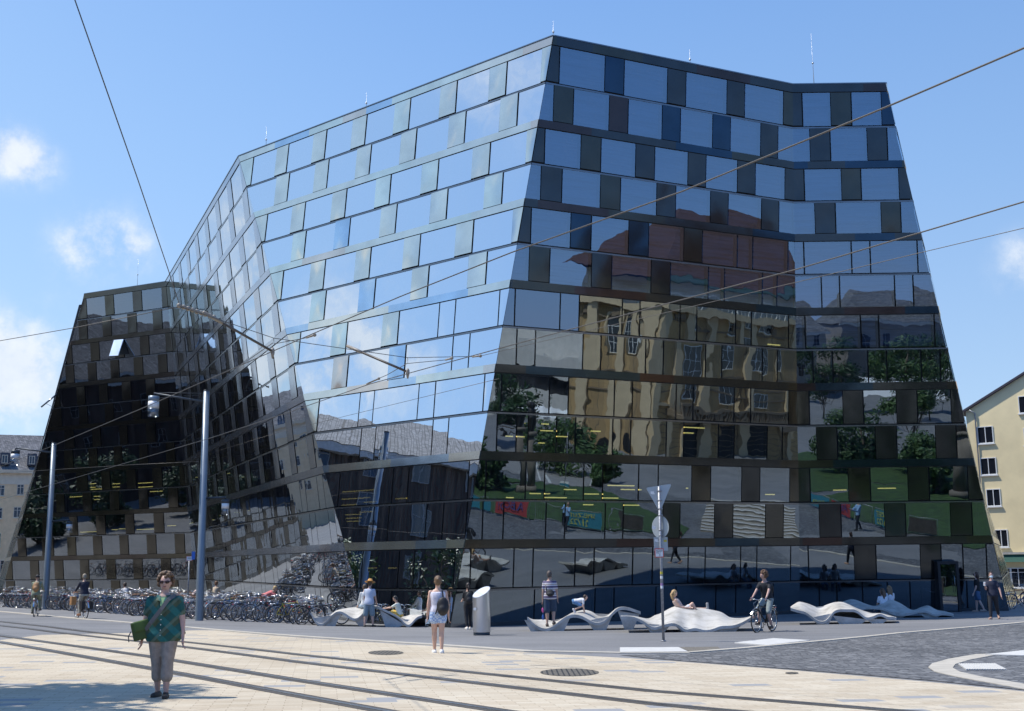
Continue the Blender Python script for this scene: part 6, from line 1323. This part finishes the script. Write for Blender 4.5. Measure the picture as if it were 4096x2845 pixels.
person('woman all in black with dark ponytail behind the litter bin', gp(1051, 1413), rad(12), 1.64, .92, legs=((10, 8, 0), (-8, 10, 0)), arms=((25, 6, 60), (20, 6, 60)), hair=('pony', (.03, .02, .015)), top=((.012, .012, .014), 'short'), bottom=((.014, .014, .016), .9), shoes=(.70, .66, .58), extra=lambda r, J: backpack(r, J, BPK))
def ex10(r, J):
    backpack(r, J, M('black_sling', (.02, .02, .022), .7), .02, .08, (.15, .06, .12), False); mb = MB(); mb.tube([J['S'](.29) + np.array([-.08, 0, 0]), J['S'](.2) + np.array([-.13, -.10, 0]), J['S'](.1) + np.array([-.1, -.13, 0])], .02, 6); lk(r, 'strap', mb, STRAP)
    w = J['wri', -1]; mb = MB(); mb.tube([w + (0, 0, -.08), w + (0, .02, -.3)], .008, 5); lk(r, 'spade_handle', mb, M('wood_pale', (.45, .33, .2), .7)); mb = MB(); mb.ell(w + np.array([0, .02, -.34]), (.04, .015, .09), 8, 6); lk(r, 'pink_spade', mb, M('pink_plastic', (.70, .12, .35), .4, vary=0)); mb = MB(); mb.ell(w + np.array([0, .04, -.58]), (.04, .015, .10), 8, 6); mb.tube([w + np.array([0, .02, -.4]), w + np.array([0, .04, -.5])], .008, 5); lk(r, 'blue_spade', mb, M('blue_plastic', (.04, .12, .40), .4, vary=0))
A, B, Yn = b2; c = on_bench(A, B, Yn, 1236, .25)
person('man in striped t-shirt and dark blue shorts carrying toy spades', (c[0] - .05, c[1], c[2] + .0), rad(-4), 1.80, 1.08, 1.1, legs=((18, 42, 2), (1, 3, 1)), arms=((6, 9, 12), (-6, 8, 10)), hair=('short', (.09, .07, .06)), top=(striped('stripes_man', (.10, .08, .16), (.70, .68, .72), 38, (.42, .36, .34)), 'short'), hem=-.05, bottom=((.03, .055, .10), .48), flare=1.2, shoes=(.05, .035, .03), extra=ex10, sk=(.48, .29, .21), head=(-12, 4), face=False)
A, B, Yn = b2; c = on_bench(A, B, Yn, 1293, .55)
person('child in white t-shirt crouching on all fours on a bench', (c[0] - .08, c[1], c[2] - .03), rad(-90), 1.18, .95, hip=.40, lean=82, legs=((62, 128, 6), (66, 124, 6)), arms=((-2, 3, 6), (4, 3, 6)), head=(0, -40), hair=('short', (.06, .035, .02)), top=((.74, .73, .74), 'short'), bottom=((.10, .22, .42), .42), shoes=(.62, .60, .58), sk=(.60, .38, .28))
A, B, Yn = b3; c = on_bench(A, B, Yn, 1545, .9)
person('blonde woman lying behind the crest of the widest bench', (c[0] - .15, c[1] + .15, c[2] - .22), rad(-90), 1.66, .95, hip=.14, lean=-34, legs=((130, 104, 3), (99, 6, 3)), arms=((34, 6, 52), (34, 6, 52)), head=(0, 40), hair=('long', (.46, .30, .14)), top=((.55, .42, .36), 'none'), bottom=((.6, .6, .6), .3), shoes=(.25, .25, .25), sk=(.60, .40, .32), extra=lambda r, J: lk(r, 'phone', (lambda mb: (mb.box((J['wri', 1] + J['wri', -1]) / 2 + J['fore', 1] * .12, (.15, .02, .08)), mb)[1])(MB()), BLACK))
for lb, x, dy, h, rz, hd, hcol in (('left one of the two people in white t-shirts on the far bench', 1985, .0, 1.68, 4, 38, (.13, .07, .04)), ('right one of the two people in white t-shirts on the far bench', 2001, .35, 1.60, 2, -5, (.24, .14, .07))):
    A, B, Yn = b5; c = on_bench(A, B, Yn, x - 6, .93)
    person(lb, (at_y(x, 1350, c[1] + dy)[0], c[1] + dy + .12, c[2] - .28), rad(rz), h, .95, hip=.12, lean=8, legs=((78, 70, 5), (78, 72, 5)), arms=((24, 8, 22), (20, 10, 26)), head=(hd, 6), hair=('long', hcol), top=((.78, .77, .80), 'short'), bottom=((.14, .21, .32), .95), shoes=(.7, .7, .7), sk=(.58, .36, .27))
person('woman in black t-shirt and denim shorts walking along the entrance wall', gp(2197, 1373.5), rad(66), 1.66, .95, legs=((9, 6, 0), (-8, 16, 0)), arms=((-8, 4, 12), (8, 5, 14)), head=(0, 0), hair=('long', (.10, .05, .03)), top=((.014, .014, .016), 'short'), bottom=((.06, .12, .22), .38), flare=1.15, shoes=(.40, .28, .22), sk=(.56, .36, .30), extra=lambda r, J: lk(r, 'sunglasses', (lambda mb: (mb.ell(J['hc'] + J['hax'][1] * .09 + J['hax'][2] * .01, (.075, .03, .025), 10, 6, J['hax']), mb)[1])(MB()), BLACK))
person('woman in dark clothes with a pale blue face mask holding a phone', gp(2232, 1390), rad(150), 1.66, .98, legs=((14, 6, 1), (-16, 22, 1)), arms=((26, 8, 98), (6, 22, 16)), head=(14, 10), hair=('pony', (.05, .025, .015)), top=((.02, .025, .05), 'short'), hem=-.04, bottom=((.018, .02, .026), .95), shoes=(.45, .28, .2), sk=(.50, .31, .23), extra=lambda r, J: (lk(r, 'face_mask', (lambda mb: (mb.ell(J['hc'] + J['hax'][1] * .075 - J['hax'][2] * .045, (.062, .045, .05), 12, 8, J['hax']), mb)[1])(MB()), M('mask_pale', (.62, .74, .80), .7, vary=0)), lk(r, 'phone', (lambda mb: (mb.box(J['wri', 1] + J['fore', 1] * .1, (.07, .012, .14)), mb)[1])(MB()), PAPER)))
# people among the bicycles
q = gp(596, 1391) + np.array([-.4, 3.4, 0]); q[2] = G(q[0], q[1])
person('blond person in pink top bending over the parked bicycles', (at_y(590, 1350, q[1])[0], q[1], q[2]), rad(-92), 1.70, 1., lean=66, legs=((10, 14, 3), (-4, 10, 3)), arms=((52, 6, 10), (44, 6, 16)), head=(0, -14), hair=('short', (.52, .36, .16)), top=((.68, .20, .20), 'short'), hem=-.05, bottom=((.60, .18, .18), .6), sk=(.6, .38, .28))
q = gp(432, 1386) + np.array([-.2, 5.8, 0])
person('person with bright orange hair crouched among the bicycles beside the big lamp post', (at_y(427, 1345, q[1])[0], q[1], G(q[0], q[1])), rad(-70), 1.7, 1., hip=.72, lean=42, legs=((60, 70, 5), (50, 70, 5)), arms=((40, 6, 20), (40, 6, 20)), head=(0, -6), hair=('short', (.85, .20, .02)), top=((.55, .42, .38), 'short'), bottom=((.1, .1, .12), .9), sk=(.6, .38, .28))
q = gp(285, 1381) + np.array([0, 6., 0])
person('dark haired person in white top leaning among the bicycles', (at_y(284, 1345, q[1])[0], q[1], G(q[0], q[1])), rad(40), 1.66, .95, hip=.74, lean=30, legs=((50, 60, 5), (40, 60, 5)), arms=((40, 6, 20), (40, 6, 20)), hair=('short', (.05, .03, .02)), top=((.68, .66, .64), 'short'), bottom=((.1, .1, .12), .9))
q = gp(482, 1384) + np.array([0, 7.5, 0])
person('person with brown hair standing deep in the bicycle racks before the corner hatch', (at_y(481, 1345, q[1])[0], q[1], G(q[0], q[1])), rad(-30), 1.62, .95, hip=.80, lean=12, legs=((12, 20, 5), (10, 20, 5)), arms=((30, 6, 20), (30, 6, 20)), hair=('short', (.22, .11, .05)), top=((.60, .48, .34), 'short'), bottom=((.1, .1, .12), .9))
# mirrored passer-by beside the lawn barriers
P = mground(FD, 1312, 1186); person('person in light blue shirt and dark trousers mirrored beside the blue banner', (20.3, P[1], G(20.3, P[1])), rad(75), 1.78, 1., legs=((14, 6, 1), (-14, 12, 1)), arms=((40, 8, 70), (40, 8, 70)), hair=('short', (.03, .02, .015)), top=((.25, .42, .66), 'long'), bottom=((.02, .025, .04), .95))
# ------------------------------------------------------------------ camera, sun, sky
cam = bpy.data.cameras.new('camera'); co = bpy.data.objects.new('camera', cam); COL.objects.link(co); SC.camera = co
cam.sensor_width = 36; cam.lens = 36 * FS / 4096; cam.clip_end = 3000; cam.clip_start = .1
r, u, f = RC; co.matrix_world = Matrix(((r[0], u[0], -f[0], 0), (r[1], u[1], -f[1], 0), (r[2], u[2], -f[2], 1.6), (0, 0, 0, 1)))
SD = np.array([-1., .08, 0]); SD /= np.linalg.norm(SD); EL = rad(60); sd = Vector((SD[0] * math.cos(EL), SD[1] * math.cos(EL), math.sin(EL)))
sl_ = bpy.data.lights.new('sun', 'SUN'); sl_.energy = SUN_E; sl_.angle = rad(.53); sl_.color = (1., .955, .88); so = bpy.data.objects.new('sun', sl_); COL.objects.link(so)
so.rotation_euler = sd.to_track_quat('Z', 'Y').to_euler()
W = bpy.data.worlds.new('World'); SC.world = W; W.use_nodes = True; n = W.node_tree.nodes; l = W.node_tree.links; bg = n['Background']
sky = n.new('ShaderNodeTexSky'); sky.sky_type = 'NISHITA'; sky.sun_disc = False; sky.sun_elevation = EL; sky.sun_rotation = math.atan2(SD[0], SD[1]); sky.air_density = 1.0; sky.dust_density = .15; sky.ozone_density = 1.6; sky.altitude = 200
tc = n.new('ShaderNodeTexCoord'); nz = noise(n, l, tc.outputs['Generated'], 11., 12, .66); nz2 = noise(n, l, tc.outputs['Generated'], 22, 6, .6)
def dirv(xv, yv): return ray(xv, yv)
def mdir(F, xv, yv): return mirror(F, xv, yv)[1]
CLD = [(dirv(40, 350), .022, 1.0), (dirv(100, 375), .018, .7), (dirv(10, 340), .022, .9), (dirv(235, 548), .030, 1.1), (dirv(165, 560), .022, .8), (dirv(300, 560), .022, .8), (dirv(40, 830), .040, 1.2), (dirv(-40, 840), .05, 1.2), (dirv(190, 745), .03, .35), (dirv(2285, 592), .022, .6), (dirv(2340, 600), .03, .7), (dirv(2215, 245), .03, .12), (dirv(700, 500), .09, .05)]
C_ = FAC['C']; B_ = FAC['B']
CLD += [(mdir(C_, *p), s, w) for p, s, w in (((790, 760), .05, .6), ((740, 820), .06, .6), ((860, 800), .05, .4), ((960, 840), .06, .3), ((720, 880), .05, .5), ((960, 610), .05, .2), ((1180, 160), .05, .55), ((1100, 230), .05, .35))] + [(mdir(B_, *p), s, w) for p, s, w in (((590, 430), .06, .5), ((600, 640), .09, .5), ((640, 760), .09, .45), ((560, 700), .09, .4), ((610, 830), .08, .4))]
acc = None
for d, s, w in CLD:
    d = d / np.linalg.norm(d); vm = n.new('ShaderNodeVectorMath'); vm.operation = 'DISTANCE'; l.new(tc.outputs['Generated'], vm.inputs[0]); vm.inputs[1].default_value = tuple(d)
    g = mathn(n, l, 'MULTIPLY', mathn(n, l, 'EXPONENT', mathn(n, l, 'MULTIPLY', mathn(n, l, 'POWER', mathn(n, l, 'DIVIDE', vm.outputs['Value'], s), 2.), -1.)), w)
    acc = g if acc is None else mathn(n, l, 'ADD', acc, g)
nn = mathn(n, l, 'MULTIPLY_ADD', nz2.outputs['Fac'], .5, mathn(n, l, 'MULTIPLY_ADD', nz.outputs['Fac'], 1.7, -.75))
cf = mathn(n, l, 'MULTIPLY', acc, mathn(n, l, 'MAXIMUM', nn, 0.)); mr = n.new('ShaderNodeMapRange'); mr.interpolation_type = 'SMOOTHSTEP'; l.new(cf, mr.inputs[0]); mr.inputs[1].default_value = .03; mr.inputs[2].default_value = .75; mr.inputs[3].default_value = 0.; mr.inputs[4].default_value = .8
sx = n.new('ShaderNodeSeparateXYZ'); l.new(tc.outputs['Generated'], sx.inputs[0])
K_ = 1. / (SKY_S * 2 ** EXPO); sc_ = lambda c, k=1.: tuple(v * k * K_ for v in c)
grad = n.new('ShaderNodeValToRGB'); els = grad.color_ramp.elements
for i, (p, c) in enumerate(((0., (.46, .67, .92)), (.12, (.42, .63, .94)), (.30, (.30, .53, .93)), (.55, (.17, .38, .85)), (1., (.10, .27, .68)))):
    e = els[i] if i < 2 else els.new(p); e.position = p; e.color = (*sc_(c, .25), 1)
l.new(sx.outputs['Z'], grad.inputs[0]); gsc = n.new('ShaderNodeVectorMath'); gsc.operation = 'SCALE'; l.new(grad.outputs[0], gsc.inputs[0])
l.new(mathn(n, l, 'MULTIPLY_ADD', sx.outputs['X'], -.75, 3.85), gsc.inputs['Scale'])
mry = n.new('ShaderNodeMapRange'); mry.interpolation_type = 'SMOOTHSTEP'; l.new(sx.outputs['Y'], mry.inputs[0]); mry.inputs[1].default_value = .15; mry.inputs[2].default_value = -.75; mry.inputs[3].default_value = 0.; mry.inputs[4].default_value = .85
mrx = n.new('ShaderNodeMapRange'); mrx.interpolation_type = 'SMOOTHSTEP'; l.new(sx.outputs['X'], mrx.inputs[0]); mrx.inputs[1].default_value = .1; mrx.inputs[2].default_value = -1.; mrx.inputs[3].default_value = 0.; mrx.inputs[4].default_value = .62
hz_ = mixc(n, l, mrx.outputs[0], gsc.outputs[0], sc_((.50, .71, .94)))
base = mixc(n, l, .14, mixc(n, l, mry.outputs[0], hz_, sc_((.075, .28, .84))), sky.outputs[0]); shade = mixc(n, l, ramp(n, l, nz2.outputs['Fac'], [(.35, (0, 0, 0)), (.65, (1, 1, 1))]), (CLOUDC[0] * .80, CLOUDC[1] * .83, CLOUDC[2] * .88), CLOUDC)
cc = mixc(n, l, mr.outputs[0], base, shade); l.new(cc, bg.inputs[0]); bg.inputs[1].default_value = SKY_S
SC.view_settings.view_transform = 'Standard'; SC.view_settings.look = 'None'; SC.view_settings.exposure = EXPO; SC.view_settings.gamma = 1.; SC.view_settings.use_curve_mapping = False
SC.cycles.max_bounces = 10; SC.cycles.transparent_max_bounces = 12; SC.cycles.glossy_bounces = 5; SC.cycles.caustics_reflective = False; SC.cycles.caustics_refractive = False; SC.cycles.sample_clamp_indirect = 6.
